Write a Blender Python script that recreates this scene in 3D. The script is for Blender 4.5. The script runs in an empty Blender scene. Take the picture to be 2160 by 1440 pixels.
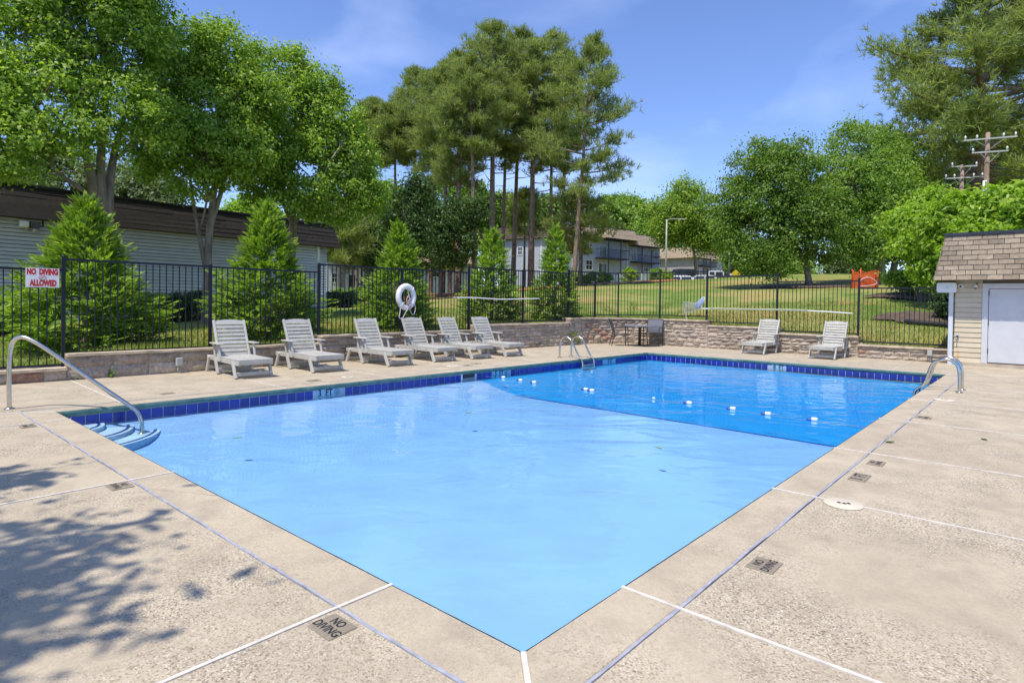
import bpy, bmesh, math, random
import numpy as np
from mathutils import Vector, Matrix, Euler

SC = bpy.context.scene
COL = SC.collection
R = math.radians
rnd = random.Random(7)

# ---------------------------------------------------------------- camera
FPX, EYE, HORIZON = 1267.0, 1.45, 636.0          # focal length and horizon in pixels of a 2160x1440 frame
ROLL, PITCH = R(.8), R(.8)
_F = np.array([0, math.cos(PITCH), -math.sin(PITCH)])
_R0 = np.array([1., 0, 0]); _U0 = np.array([0, math.sin(PITCH), math.cos(PITCH)])
_R = _R0*math.cos(ROLL) + _U0*math.sin(ROLL); _U = _U0*math.cos(ROLL) - _R0*math.sin(ROLL)
YPP = HORIZON + FPX*math.tan(PITCH)
_O = np.array([0, 0, EYE])
cam = bpy.data.cameras.new('camera'); cam_o = bpy.data.objects.new('camera', cam); COL.objects.link(cam_o)
cam_o.matrix_world = Matrix(((_R[0], _U[0], -_F[0], 0), (_R[1], _U[1], -_F[1], 0), (_R[2], _U[2], -_F[2], EYE), (0, 0, 0, 1)))
cam.sensor_width = 36; cam.lens = FPX/2160*36; cam.shift_y = (YPP-720)/2160
cam.clip_start = .05; cam.clip_end = 2000
SC.camera = cam_o

# ---------------------------------------------------------------- light
SUN_DIR = Vector((-.28, -.38, 1)).normalized()    # towards the sun
SUN_EL = math.asin(SUN_DIR.z); SUN_AZ = math.atan2(SUN_DIR.x, SUN_DIR.y)
W = bpy.data.worlds.new('World'); SC.world = W; W.use_nodes = True
wn, wl = W.node_tree.nodes, W.node_tree.links
sky = wn.new('ShaderNodeTexSky'); sky.sky_type = 'NISHITA'; sky.sun_disc = False
sky.sun_elevation = SUN_EL; sky.sun_rotation = SUN_AZ
sky.air_density = 1.0; sky.dust_density = .35; sky.ozone_density = 4.0; sky.altitude = 200
tint = wn.new('ShaderNodeMix'); tint.data_type = 'RGBA'; tint.blend_type = 'MULTIPLY'; tint.inputs[0].default_value = 1
tint.inputs[7].default_value = (.84, .86, 1.06, 1)
wl.new(sky.outputs[0], tint.inputs[6])
wtc = wn.new('ShaderNodeTexCoord'); wmap = wn.new('ShaderNodeMapping'); wmap.inputs['Scale'].default_value = (1, 1.5, 3.2)
wno = wn.new('ShaderNodeTexNoise'); wno.inputs['Scale'].default_value = 2.3; wno.inputs['Detail'].default_value = 7; wno.inputs['Distortion'].default_value = .5
wl.new(wtc.outputs['Generated'], wmap.inputs[0]); wl.new(wmap.outputs[0], wno.inputs['Vector'])
wra = wn.new('ShaderNodeValToRGB'); wra.color_ramp.elements[0].position = .52; wra.color_ramp.elements[1].position = .85
wl.new(wno.outputs['Fac'], wra.inputs[0])
wcm = wn.new('ShaderNodeMix'); wcm.data_type = 'RGBA'; wcm.inputs[7].default_value = (5.4, 6.2, 8.4, 1)
wsc = wn.new('ShaderNodeMath'); wsc.operation = 'MULTIPLY'; wsc.inputs[1].default_value = .3
wl.new(wra.outputs[0], wsc.inputs[0]); wl.new(wsc.outputs[0], wcm.inputs[0]); wl.new(tint.outputs[2], wcm.inputs[6])
wl.new(wcm.outputs[2], wn['Background'].inputs[0]); wn['Background'].inputs[1].default_value = .15
sun = bpy.data.lights.new('sun', 'SUN'); sun.energy = 3.4; sun.angle = R(.53); sun.color = (1, .93, .81)
sun_o = bpy.data.objects.new('sun', sun); COL.objects.link(sun_o)
sun_o.rotation_euler = SUN_DIR.to_track_quat('Z', 'Y').to_euler(); sun_o.location = (0, 0, 60)
SC.view_settings.view_transform = 'Standard'; SC.view_settings.look = 'None'
SC.view_settings.gamma = 1; SC.view_settings.use_curve_mapping = False; SC.view_settings.exposure = .5
SC.cycles.max_bounces = 8; SC.cycles.transparent_max_bounces = 12; SC.cycles.sample_clamp_indirect = 6
SC.cycles.caustics_reflective = False; SC.cycles.caustics_refractive = False

# ---------------------------------------------------------------- surveying: where a sight line meets the place
def ray(px, py): return _F + _R*(px-1080)/FPX + _U*(YPP-py)/FPX
def G(px, py, z=0.0):
    d = ray(px, py); return Vector(_O + d*((z-EYE)/d[2]))
def V(px, py, Y):
    d = ray(px, py); return Vector(_O + d*(Y/d[1]))
def on_plane(px, py, p0, n):
    d = ray(px, py); p0 = np.array(p0); n = np.array(n)
    return Vector(_O + d*(((p0-_O)@n)/(d@n)))

# ---------------------------------------------------------------- materials
def newmat(name):
    m = bpy.data.materials.new(name); m.use_nodes = True
    nt = m.node_tree; return m, nt, nt.nodes['Principled BSDF']
def nd(nt, t, **kw):
    n = nt.nodes.new(t)
    for k, v in kw.items(): setattr(n, k, v)
    return n
def pos(nt, obj=False, scale=None):
    if obj: o = nd(nt, 'ShaderNodeTexCoord').outputs['Object']
    else: o = nd(nt, 'ShaderNodeNewGeometry').outputs['Position']
    if scale:
        mp = nd(nt, 'ShaderNodeMapping'); mp.inputs['Scale'].default_value = scale
        nt.links.new(o, mp.inputs[0]); o = mp.outputs[0]
    return o
def noise(nt, vec, scale, detail=4, rough=.55, dist=0):
    n = nd(nt, 'ShaderNodeTexNoise'); n.inputs['Scale'].default_value = scale; n.inputs['Detail'].default_value = detail
    n.inputs['Roughness'].default_value = rough; n.inputs['Distortion'].default_value = dist
    nt.links.new(vec, n.inputs['Vector']); return n.outputs['Fac']
def voro(nt, vec, scale, feature='F1', out='Distance'):
    n = nd(nt, 'ShaderNodeTexVoronoi', feature=feature); n.inputs['Scale'].default_value = scale
    nt.links.new(vec, n.inputs['Vector']); return n.outputs[out]
def c4(c): return (c[0], c[1], c[2], 1)
def ramp(nt, fac, stops, interp='LINEAR'):
    n = nd(nt, 'ShaderNodeValToRGB'); e = n.color_ramp; e.interpolation = interp
    while len(e.elements) < len(stops): e.elements.new(.5)
    for q, (p, c) in zip(e.elements, stops):
        q.position = p; q.color = c4(c) if not isinstance(c, (int, float)) else (c, c, c, 1)
    nt.links.new(fac, n.inputs[0]); return n.outputs[0]
def mix(nt, fac, a, b, mode='MIX'):
    n = nd(nt, 'ShaderNodeMix', data_type='RGBA', blend_type=mode)
    for i, x in ((0, fac), (6, a), (7, b)):
        if isinstance(x, (int, float)): n.inputs[i].default_value = x if i == 0 else (x, x, x, 1)
        elif isinstance(x, (tuple, list)): n.inputs[i].default_value = c4(x)
        else: nt.links.new(x, n.inputs[i])
    return n.outputs[2]
def mth(nt, op, a, b=None):
    n = nd(nt, 'ShaderNodeMath', operation=op)
    for i, x in ((0, a), (1, b)):
        if x is None: continue
        if isinstance(x, (int, float)): n.inputs[i].default_value = x
        else: nt.links.new(x, n.inputs[i])
    return n.outputs[0]
def bump(nt, bsdf, h, strength=.3, dist=.02):
    b = nd(nt, 'ShaderNodeBump'); b.inputs['Strength'].default_value = strength; b.inputs['Distance'].default_value = dist
    nt.links.new(h, b.inputs['Height']); nt.links.new(b.outputs[0], bsdf.inputs['Normal']); return b.outputs[0]
def orand(nt): return nd(nt, 'ShaderNodeObjectInfo').outputs['Random']
def irand(nt): return nd(nt, 'ShaderNodeNewGeometry').outputs['Random Per Island']

def mat(name, col, rough=.6, metal=0., var=.18, scale=3., ovar=0., bmp=0., bscale=60., stretch=None, spec=.5, dirt=0.):
    """a plain surface: tone that wanders a little, optional per-piece tone, grain relief and dirt"""
    m, nt, b = newmat(name)
    p = pos(nt, scale=stretch)
    n = noise(nt, p, scale, 6)
    lo = tuple(c*(1-var) for c in col); hi = tuple(min(1, c*(1+var)) for c in col)
    c = ramp(nt, n, [(.3, lo), (.7, hi)])
    if ovar:
        r = ramp(nt, orand(nt), [(0, 1-ovar), (1, 1+ovar)]); c = mix(nt, 1., c, r, 'MULTIPLY')
    if dirt:
        d = ramp(nt, noise(nt, p, scale*.6+1.3, 8, .7), [(.5, 0.), (.75, 1.)])
        c = mix(nt, mth(nt, 'MULTIPLY', d, dirt), c, (.09, .08, .06))
    nt.links.new(c, b.inputs['Base Color'])
    b.inputs['Roughness'].default_value = rough; b.inputs['Metallic'].default_value = metal
    b.inputs['Specular IOR Level'].default_value = spec
    if bmp: bump(nt, b, noise(nt, p, bscale, 5), bmp, .01)
    return m

def leafmat(name, dark, mid, light, trans=.35, rough=.45, cl=1.2, spec=.35):
    m, nt, b = newmat(name)
    r = mth(nt, 'ADD', mth(nt, 'MULTIPLY', irand(nt), .6), mth(nt, 'MULTIPLY', noise(nt, pos(nt), cl, 3), .55))
    c = ramp(nt, r, [(.2, dark), (.55, mid), (.95, light)])
    nt.links.new(c, b.inputs['Base Color']); b.inputs['Roughness'].default_value = rough
    b.inputs['Specular IOR Level'].default_value = spec
    t = nd(nt, 'ShaderNodeBsdfTranslucent'); tc = mix(nt, 1., c, (1.25, 1.35, .55), 'MULTIPLY'); nt.links.new(tc, t.inputs[0])
    ms = nd(nt, 'ShaderNodeMixShader'); ms.inputs[0].default_value = trans
    nt.links.new(b.outputs[0], ms.inputs[1]); nt.links.new(t.outputs[0], ms.inputs[2])
    nt.links.new(ms.outputs[0], nt.nodes['Material Output'].inputs['Surface'])
    return m

M = {}
def concrete(name, tone=1.0, worn=1.0):
    m, nt, b = newmat(name); p = pos(nt)
    big = noise(nt, p, .55, 5, .6); med = noise(nt, p, 2.6, 6, .62, .4); fine = noise(nt, p, 26, 5, .65)
    c = ramp(nt, big, [(.28, (.475*tone, .392*tone, .275*tone)), (.72, (.575*tone, .49*tone, .355*tone))])
    c = mix(nt, ramp(nt, med, [(.42, 0.), (.68, .8)]), c, (.37*tone, .31*tone, .225*tone))
    c = mix(nt, ramp(nt, fine, [(.35, .25), (.60, 0.)]), c, (.34*tone, .29*tone, .215*tone))
    mask = mth(nt, 'MULTIPLY', ramp(nt, noise(nt, p, 1.15, 5, .6, .3), [(.40, .08), (.62, 1.)]), worn)
    cell = nd(nt, 'ShaderNodeTexVoronoi'); cell.inputs['Scale'].default_value = 46; nt.links.new(p, cell.inputs['Vector'])
    wob = noise(nt, p, 90, 3)
    peb = ramp(nt, mth(nt, 'ADD', cell.outputs['Distance'], mth(nt, 'MULTIPLY', wob, .3)), [(.36, 1.), (.46, 0.)])
    sel = nd(nt, 'ShaderNodeSeparateColor'); nt.links.new(cell.outputs['Color'], sel.inputs[0])
    pebc = ramp(nt, sel.outputs[0], [(0., (.10, .085, .07)), (.3, (.26, .19, .12)), (.6, (.42, .33, .22)), (.85, (.66, .58, .46)), (1., (.16, .14, .13))])
    pick = ramp(nt, sel.outputs[1], [(.42, 1.), (.5, 0.)])
    f = mth(nt, 'MULTIPLY', mth(nt, 'MULTIPLY', peb, pick), mask)
    c = mix(nt, mth(nt, 'MULTIPLY', f, .8), c, pebc)
    cell2 = nd(nt, 'ShaderNodeTexVoronoi'); cell2.inputs['Scale'].default_value = 130; nt.links.new(p, cell2.inputs['Vector'])
    sel2 = nd(nt, 'ShaderNodeSeparateColor'); nt.links.new(cell2.outputs['Color'], sel2.inputs[0])
    g = mth(nt, 'MULTIPLY', ramp(nt, sel2.outputs[0], [(.72, 0.), (.78, .75)]), mth(nt, 'ADD', mask, .08))
    c = mix(nt, g, c, (.20, .16, .11))
    g2 = mth(nt, 'MULTIPLY', ramp(nt, sel2.outputs[1], [(.85, 0.), (.9, .6)]), mask)
    c = mix(nt, g2, c, (.72, .66, .55))
    wv = nd(nt, 'ShaderNodeMix', data_type='VECTOR'); wv.inputs[0].default_value = .16; nz = nd(nt, 'ShaderNodeTexNoise'); nz.inputs['Scale'].default_value = 2.2; nz.inputs['Detail'].default_value = 5
    nt.links.new(p, nz.inputs['Vector']); nt.links.new(p, wv.inputs[4]); nt.links.new(nz.outputs['Color'], wv.inputs[5])
    ck = ramp(nt, voro(nt, wv.outputs[1], .42, 'DISTANCE_TO_EDGE'), [(.0, 1.), (.0035, .0)])
    ck = mth(nt, 'MULTIPLY', ck, ramp(nt, noise(nt, p, .5, 3), [(.5, 0.), (.62, .55)]))
    c = mix(nt, ck, c, (.12, .09, .06))
    stn = ramp(nt, noise(nt, p, .8, 6, .65, 1.2), [(.54, 0.), (.72, .2)])
    c = mix(nt, stn, c, (.27*tone, .22*tone, .15*tone))
    nt.links.new(c, b.inputs['Base Color']); b.inputs['Roughness'].default_value = .88; b.inputs['Specular IOR Level'].default_value = .25
    h = mth(nt, 'ADD', mth(nt, 'MULTIPLY', fine, .6), mth(nt, 'MULTIPLY', f, .8))
    bump(nt, b, h, .55, .008)
    return m
M['concrete'] = concrete('worn_concrete')
M['coping'] = concrete('coping_concrete', 1.0, .45)
M['mortar'] = mat('mortar', (.30, .25, .185), .9, var=.3, scale=9, bmp=.5, bscale=50)
M['joint'] = mat('joint_filler', (.66, .60, .51), .75, var=.2, scale=12)
M['caulk'] = mat('grey_blue_caulk', (.37, .375, .425), .6, var=.25, scale=14)
M['fence'] = mat('fence_metal', (.013, .016, .027), .5, var=.2, scale=5, spec=.3)
M['steel'] = mat('stainless_steel', (.62, .58, .50), .22, 1., var=.1, scale=20)
M['resin'] = mat('grey_resin', (.47, .455, .405), .55, var=.1, scale=8, ovar=.09, bmp=.12, bscale=90, dirt=.25)
M['white'] = mat('white_paint', (.60, .61, .63), .45, var=.05, dirt=.06)
M['white_plastic'] = mat('white_plastic', (.80, .80, .78), .35, var=.05)
M['red'] = mat('red_print', (.60, .03, .03), .5, var=.1)
M['black'] = mat('black_print', (.02, .02, .022), .6, var=.1)
M['dark_metal'] = mat('dark_brown_metal', (.055, .047, .042), .4, var=.2)
M['sling'] = mat('grey_sling', (.12, .13, .155), .6, var=.12, scale=30)
M['tabletop'] = mat('table_top_grey', (.16, .17, .19), .35, var=.15, scale=20)
M['bark'] = mat('grey_bark', (.20, .165, .125), .9, var=.45, scale=7, bmp=.9, bscale=24, stretch=(1, 1, .25))
M['pine_bark'] = mat('pine_bark', (.23, .165, .125), .95, var=.55, scale=9, bmp=1., bscale=12, stretch=(1, 1, .4))
M['siding_tan'] = mat('tan_siding', (.62, .53, .37), .55, var=.06, ovar=.05, dirt=.06)
M['siding_grey'] = mat('grey_siding', (.53, .55, .55), .5, var=.06, ovar=.06)
M['shingle'] = mat('tan_shingle', (.30, .235, .165), .9, var=.2, scale=14, ovar=.25, bmp=.6, bscale=140)
M['shingle_brown'] = mat('dark_brown_shingle', (.034, .027, .023), .9, var=.25, scale=9, ovar=.2, bmp=.5, bscale=80)
M['roof_edge'] = mat('black_drip_edge', (.03, .035, .05), .4)
M['shade_soffit'] = mat('brown_soffit', (.07, .05, .035), .7)
M['apt_wall'] = mat('blue_grey_wall', (.40, .44, .51), .6, var=.08)
M['apt_roof'] = mat('apartment_shingle', (.42, .32, .22), .9, var=.2, scale=3, ovar=.1, bmp=.3, bscale=20)
M['trim'] = mat('white_trim', (.72, .72, .72), .5)
M['pane'] = mat('window_pane', (.03, .035, .04), .08, var=.1, spec=.8)
M['black_iron'] = mat('black_iron', (.02, .02, .022), .5)
M['mulch'] = mat('orange_pine_straw', (.36, .16, .065), .95, var=.4, scale=5, bmp=.8, bscale=20)
M['mulch_dark'] = mat('dark_mulch', (.11, .075, .05), .95, var=.4, scale=6, bmp=.8, bscale=20)
M['safety'] = mat('orange_mesh', (.80, .13, .025), .55, var=.12)
M['galv'] = mat('grey_pole_metal', (.42, .42, .40), .55, var=.15)
M['wood_pole'] = mat('pole_wood', (.27, .19, .135), .9, var=.35, scale=6, stretch=(1, 1, .2))
M['rubber'] = mat('black_rubber', (.02, .02, .02), .7)
M['asphalt'] = mat('asphalt', (.055, .055, .055), .9, var=.2)
M['float_rope'] = mat('lane_rope_blue', (.25, .42, .62), .7, var=.15, scale=60)
M['rope'] = mat('white_rope', (.72, .66, .66), .8, var=.15, scale=60)
M['rope_red'] = mat('red_white_rope', (.62, .40, .40), .8, var=.3, scale=80)
M['blue_plastic'] = mat('blue_plastic', (.03, .09, .40), .4)
M['blue_cloth'] = mat('pale_blue_brush', (.33, .42, .60), .8, var=.4, scale=30)
M['net'] = mat('net_mesh', (.36, .36, .33), .8, var=.25, scale=40)
M['plaque'] = mat('concrete_plaque', (.27, .225, .165), .85, var=.15, scale=30, bmp=.3, bscale=120)
M['conduit'] = mat('painted_conduit', (.62, .65, .70), .45, var=.06)

M['leaf_maple'] = leafmat('maple_leaf', (.085, .17, .024), (.25, .39, .05), (.50, .61, .13), .5, cl=.9)
M['leaf_arbor'] = leafmat('arborvitae_leaf', (.065, .14, .016), (.20, .335, .034), (.43, .54, .085), .4, cl=1.4, spec=.25)
M['leaf_pine'] = leafmat('pine_needle', (.12, .175, .06), (.26, .325, .10), (.46, .49, .18), .45, rough=.5, cl=.35)
M['leaf_oak'] = leafmat('oak_leaf', (.09, .185, .034), (.22, .36, .06), (.42, .53, .12), .5, cl=.5)
M['leaf_hill'] = leafmat('hill_leaf', (.05, .115, .018), (.145, .25, .038), (.33, .45, .09), .45, cl=.5)
M['leaf_bright'] = leafmat('bright_leaf', (.14, .26, .02), (.30, .47, .045), (.50, .62, .10), .5, cl=.8)
M['leaf_dark'] = leafmat('dark_leaf', (.035, .075, .02), (.07, .13, .032), (.125, .20, .05), .35, cl=1.0)
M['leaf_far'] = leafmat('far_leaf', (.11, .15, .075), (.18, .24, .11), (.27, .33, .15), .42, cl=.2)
M['leaf_weed'] = leafmat('weed_leaf', (.08, .15, .02), (.16, .26, .03), (.27, .36, .05), .35)
M['grass'] = leafmat('grass_blade', (.13, .19, .03), (.25, .31, .055), (.42, .42, .12), .4, cl=.8)
# ---------------------------------------------------------------- objects, parts and tags
ORG = {}                                           # world origin of every object (roots that keep their rotation at zero)
def tag(o, label=None, cat=None, group=None, kind=None):
    for k, v in (('label', label), ('category', cat), ('group', group), ('kind', kind)):
        if v: o[k] = v
    return o
def link(o, parent=None, origin=(0, 0, 0)):
    COL.objects.link(o); ORG[o.name] = Vector(origin)
    if parent is not None:
        o.parent = parent; o.location = Vector(origin)-ORG[parent.name]
    else: o.location = Vector(origin)
    return o
def thing(name, label, cat, loc=(0, 0, 0), group=None):
    o = bpy.data.objects.new(name, None); o.empty_display_size = .2
    return tag(link(o, None, loc), label, cat, group)
def copy_tree(o, parent=None):
    c = o.copy(); COL.objects.link(c)
    if parent is not None: c.parent = parent
    for ch in list(o.children): copy_tree(ch, c)
    return c
def rename_tree(o):
    pass
def inst(mesh, name, parent, loc, rotz=0, scale=(1, 1, 1), mtx=None):
    o = bpy.data.objects.new(name, mesh); COL.objects.link(o); o.parent = parent
    loc = Vector(loc); ORG[o.name] = loc
    o.location = loc-ORG[parent.name]
    if mtx is not None: o.rotation_euler = mtx.to_euler()
    else: o.rotation_euler = (0, 0, rotz)
    o.scale = scale
    return o

class MB:
    """collects shapes and links them as ONE mesh object"""
    def __init__(s): s.v = []; s.f = []; s.s = []
    def add(s, vs, fs, smooth=False):
        n = len(s.v); s.v += [Vector(x) for x in vs]
        s.f += [tuple(i+n for i in f) for f in fs]; s.s += [smooth]*len(fs); return s
    def hexa(s, c):
        return s.add(c, [(0, 3, 2, 1), (4, 5, 6, 7), (0, 1, 5, 4), (1, 2, 6, 5), (2, 3, 7, 6), (3, 0, 4, 7)])
    def box(s, x0, x1, y0, y1, z0, z1):
        return s.hexa([(x0, y0, z0), (x1, y0, z0), (x1, y1, z0), (x0, y1, z0), (x0, y0, z1), (x1, y0, z1), (x1, y1, z1), (x0, y1, z1)])
    def obox(s, c, a, b, d):
        c, a, b, d = map(Vector, (c, a, b, d))
        return s.hexa([c-a-b-d, c+a-b-d, c+a+b-d, c-a+b-d, c-a-b+d, c+a-b+d, c+a+b+d, c-a+b+d])
    def bar(s, p, q, w, h, up=(0, 0, 1)):
        p, q, up = Vector(p), Vector(q), Vector(up); d = (q-p)
        sd = d.cross(up).normalized(); u = sd.cross(d).normalized()
        return s.obox((p+q)/2, d/2, sd*w/2, u*h/2)
    def prism(s, poly, z0, z1):
        n = len(poly); vs = [(p[0], p[1], z0) for p in poly]+[(p[0], p[1], z1) for p in poly]
        return s.add(vs, [tuple(range(n-1, -1, -1)), tuple(range(n, 2*n))]+[(i, (i+1) % n, n+(i+1) % n, n+i) for i in range(n)])
    def extrude(s, poly, vec):
        n = len(poly); poly = [Vector(p) for p in poly]; vec = Vector(vec)
        return s.add(poly+[p+vec for p in poly], [tuple(range(n-1, -1, -1)), tuple(range(n, 2*n))]+[(i, (i+1) % n, n+(i+1) % n, n+i) for i in range(n)])
    def tube(s, pts, r, seg=8, closed=False, cap=True):
        pts = [Vector(p) for p in pts]; n = len(pts); rr = r if isinstance(r, (list, tuple)) else [r]*n
        def tan(i):
            if closed: return (pts[(i+1) % n]-pts[i-1]).normalized()
            return (pts[min(i+1, n-1)]-pts[max(i-1, 0)]).normalized()
        t0 = tan(0); a = t0.orthogonal().normalized(); vs = []; prev = t0
        for i in range(n):
            t = tan(i); a = prev.rotation_difference(t) @ a; a = (a-t*a.dot(t)).normalized(); b = t.cross(a); prev = t
            for k in range(seg):
                w = 2*math.pi*k/seg; vs.append(pts[i]+(a*math.cos(w)+b*math.sin(w))*rr[i])
        fs = []
        for i in range(n if closed else n-1):
            j = (i+1) % n
            for k in range(seg): fs.append((i*seg+k, i*seg+(k+1) % seg, j*seg+(k+1) % seg, j*seg+k))
        s.add(vs, fs, True)
        if cap and not closed:
            m = len(s.v)-n*seg
            s.f += [tuple(m+k for k in range(seg-1, -1, -1)), tuple(m+(n-1)*seg+k for k in range(seg))]; s.s += [False, False]
        return s
    def lathe(s, prof, c=(0, 0, 0), seg=20, smooth=True):
        c = Vector(c); n = len(prof); vs = []
        for r, z in prof:
            for k in range(seg):
                w = 2*math.pi*k/seg; vs.append(c+Vector((r*math.cos(w), r*math.sin(w), z)))
        fs = [(i*seg+k, i*seg+(k+1) % seg, (i+1)*seg+(k+1) % seg, (i+1)*seg+k) for i in range(n-1) for k in range(seg)]
        s.add(vs, fs, smooth); m = len(s.v)-n*seg
        s.f += [tuple(m+k for k in range(seg-1, -1, -1)), tuple(m+(n-1)*seg+k for k in range(seg))]; s.s += [False, False]
        return s
    def mesh(s, name, material, off=Vector((0, 0, 0)), bevel=0):
        me = bpy.data.meshes.new(name); me.from_pydata([tuple(v-off) for v in s.v], [], s.f)
        me.polygons.foreach_set('use_smooth', s.s)
        if bevel:
            bm = bmesh.new(); bm.from_mesh(me)
            es = [e for e in bm.edges if len(e.link_faces) == 2 and e.calc_face_angle(0) > .6]
            bmesh.ops.bevel(bm, geom=es, offset=bevel, segments=1, affect='EDGES', clamp_overlap=True)
            bm.to_mesh(me); bm.free()
        for m in (material if isinstance(material, (list, tuple)) else [material]): me.materials.append(m)
        me.update(); return me
    def build(s, name, material, parent=None, bevel=0, origin=None):
        if parent is not None: off = ORG[parent.name] if origin is None else Vector(origin)
        elif origin is not None: off = Vector(origin)
        else:
            xs = [v.x for v in s.v]; ys = [v.y for v in s.v]; zs = [v.z for v in s.v]
            off = Vector(((min(xs)+max(xs))/2, (min(ys)+max(ys))/2, min(zs)))
        return link(bpy.data.objects.new(name, s.mesh(name, material, off, bevel)), parent, off)

def bez(p0, p1, p2, n=6):
    p0, p1, p2 = Vector(p0), Vector(p1), Vector(p2)
    return [p0*(1-t)**2+p1*2*t*(1-t)+p2*t*t for t in [i/(n-1) for i in range(n)]]
def smooth_path(pts, k=4):
    """Catmull-Rom through the points"""
    pts = [Vector(p) for p in pts]; out = []
    for i in range(len(pts)-1):
        a = pts[max(i-1, 0)]; b = pts[i]; c = pts[i+1]; d = pts[min(i+2, len(pts)-1)]
        for j in range(k):
            t = j/k; out.append(.5*((2*b)+(c-a)*t+(2*a-5*b+4*c-d)*t*t+(3*b-a-3*c+d)*t**3))
    return out+[pts[-1]]

def text_obj(s, size, name, material, parent, o, xdir, ydir, offset=0.0, depth=.0, sx=1.0, fit=None):
    """flat lettering centred on o, reading along xdir, upright along ydir"""
    cu = bpy.data.curves.new('lettering', 'FONT'); cu.body = s; cu.size = size; cu.align_x = 'CENTER'; cu.align_y = 'CENTER'
    cu.offset = offset; cu.extrude = depth; cu.resolution_u = 3
    to = bpy.data.objects.new('tmp_text', cu); COL.objects.link(to)
    bpy.context.view_layer.update()
    me = bpy.data.meshes.new_from_object(to.evaluated_get(bpy.context.evaluated_depsgraph_get()))
    bpy.data.objects.remove(to)
    xs_ = [v.co.x for v in me.vertices]
    if fit: sx = fit/(max(xs_)-min(xs_))
    x = Vector(xdir).normalized(); y = Vector(ydir).normalized(); z = x.cross(y)
    off = Vector(o)-ORG[parent.name]
    for v in me.vertices: v.co = off+x*v.co.x*sx+y*v.co.y+z*v.co.z
    me.materials.clear(); me.materials.append(material); me.name = name
    return link(bpy.data.objects.new(name, me), parent, ORG[parent.name])

# ---------------------------------------------------------------- foliage
def rng_of(seed): return np.random.default_rng(seed)
def unit(a): return a/np.maximum(np.linalg.norm(a, axis=1, keepdims=True), 1e-9)
def diamonds(C, N, T, L, Wd, fold=.12):
    """leaf-shaped quads: C centre, N normal, T direction of the midrib"""
    N = unit(N); T = unit(T-N*np.sum(T*N, 1, keepdims=True)); B = np.cross(N, T)
    L = L.reshape(-1, 1); Wd = Wd.reshape(-1, 1)
    v = np.stack([C-T*L*.5, C+B*Wd*.5+N*L*fold-T*L*.08, C+T*L*.5, C-B*Wd*.5+N*L*fold-T*L*.08], 1)
    return v.reshape(-1, 3)
def quad_mesh(name, verts, material, k=4):
    n = len(verts)//k; me = bpy.data.meshes.new(name)
    me.vertices.add(len(verts)); me.vertices.foreach_set('co', verts.astype(np.float32).ravel())
    me.loops.add(len(verts)); me.loops.foreach_set('vertex_index', np.arange(len(verts), dtype=np.int32))
    me.polygons.add(n); me.polygons.foreach_set('loop_start', np.arange(0, len(verts), k, dtype=np.int32))
    me.materials.append(material); me.update(calc_edges=True); return me
def quad_obj(name, verts, material, parent=None, k=4, origin=None):
    off = ORG[parent.name] if parent is not None else Vector(origin if origin is not None else verts.mean(0))
    me = quad_mesh(name, verts-np.array(off), material, k)
    return link(bpy.data.objects.new(name, me), parent, off)

def crown_clumps(rg, lobes, n, lo=.5, hi=1.0):
    w = np.array([(a[3]*a[4]+a[4]*a[5]+a[3]*a[5]) for a in lobes]); w = w/w.sum()
    L = np.array(lobes); i = rg.choice(len(lobes), n, p=w); d = unit(rg.normal(size=(n, 3)))
    r = (lo+(hi-lo)*rg.random(n)**.6).reshape(-1, 1)
    return L[i, :3]+d*L[i, 3:6]*r, d, i
def leaves_at(rg, cen, dirs, per, crad, lsize, up=.55, outw=.5, rand=.75, flat=.65, asp=.62):
    n = len(cen)*per; C = np.repeat(cen, per, 0); D = np.repeat(dirs, per, 0)
    sc = np.repeat(.6+.8*rg.random(len(cen)), per).reshape(-1, 1)
    off = rg.normal(size=(n, 3))*.5; off[:, 2] *= flat
    P = C+off*crad*sc
    N = rg.normal(size=(n, 3))*rand+D*outw+off*.5+np.array([0, 0, up])
    T = rg.normal(size=(n, 3))+off*1.2; T[:, 2] -= .35
    s = lsize*(.65+.7*rg.random(n))
    return diamonds(P, N, T, s, s*asp)

def limb_tubes(mb, rg, starts, targets, r0, r1, sag=.12):
    for st, tg in zip(starts, targets):
        st, tg = Vector(st), Vector(tg); d = tg-st
        mid = st+d*.5+Vector((rg.normal()*.08, rg.normal()*.08, .10+rg.random()*sag))*d.length
        pts = bez(st, mid, tg, 6); mb.tube(pts, [r0+(r1-r0)*(i/5)**.7 for i in range(6)], 5, cap=False)

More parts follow.
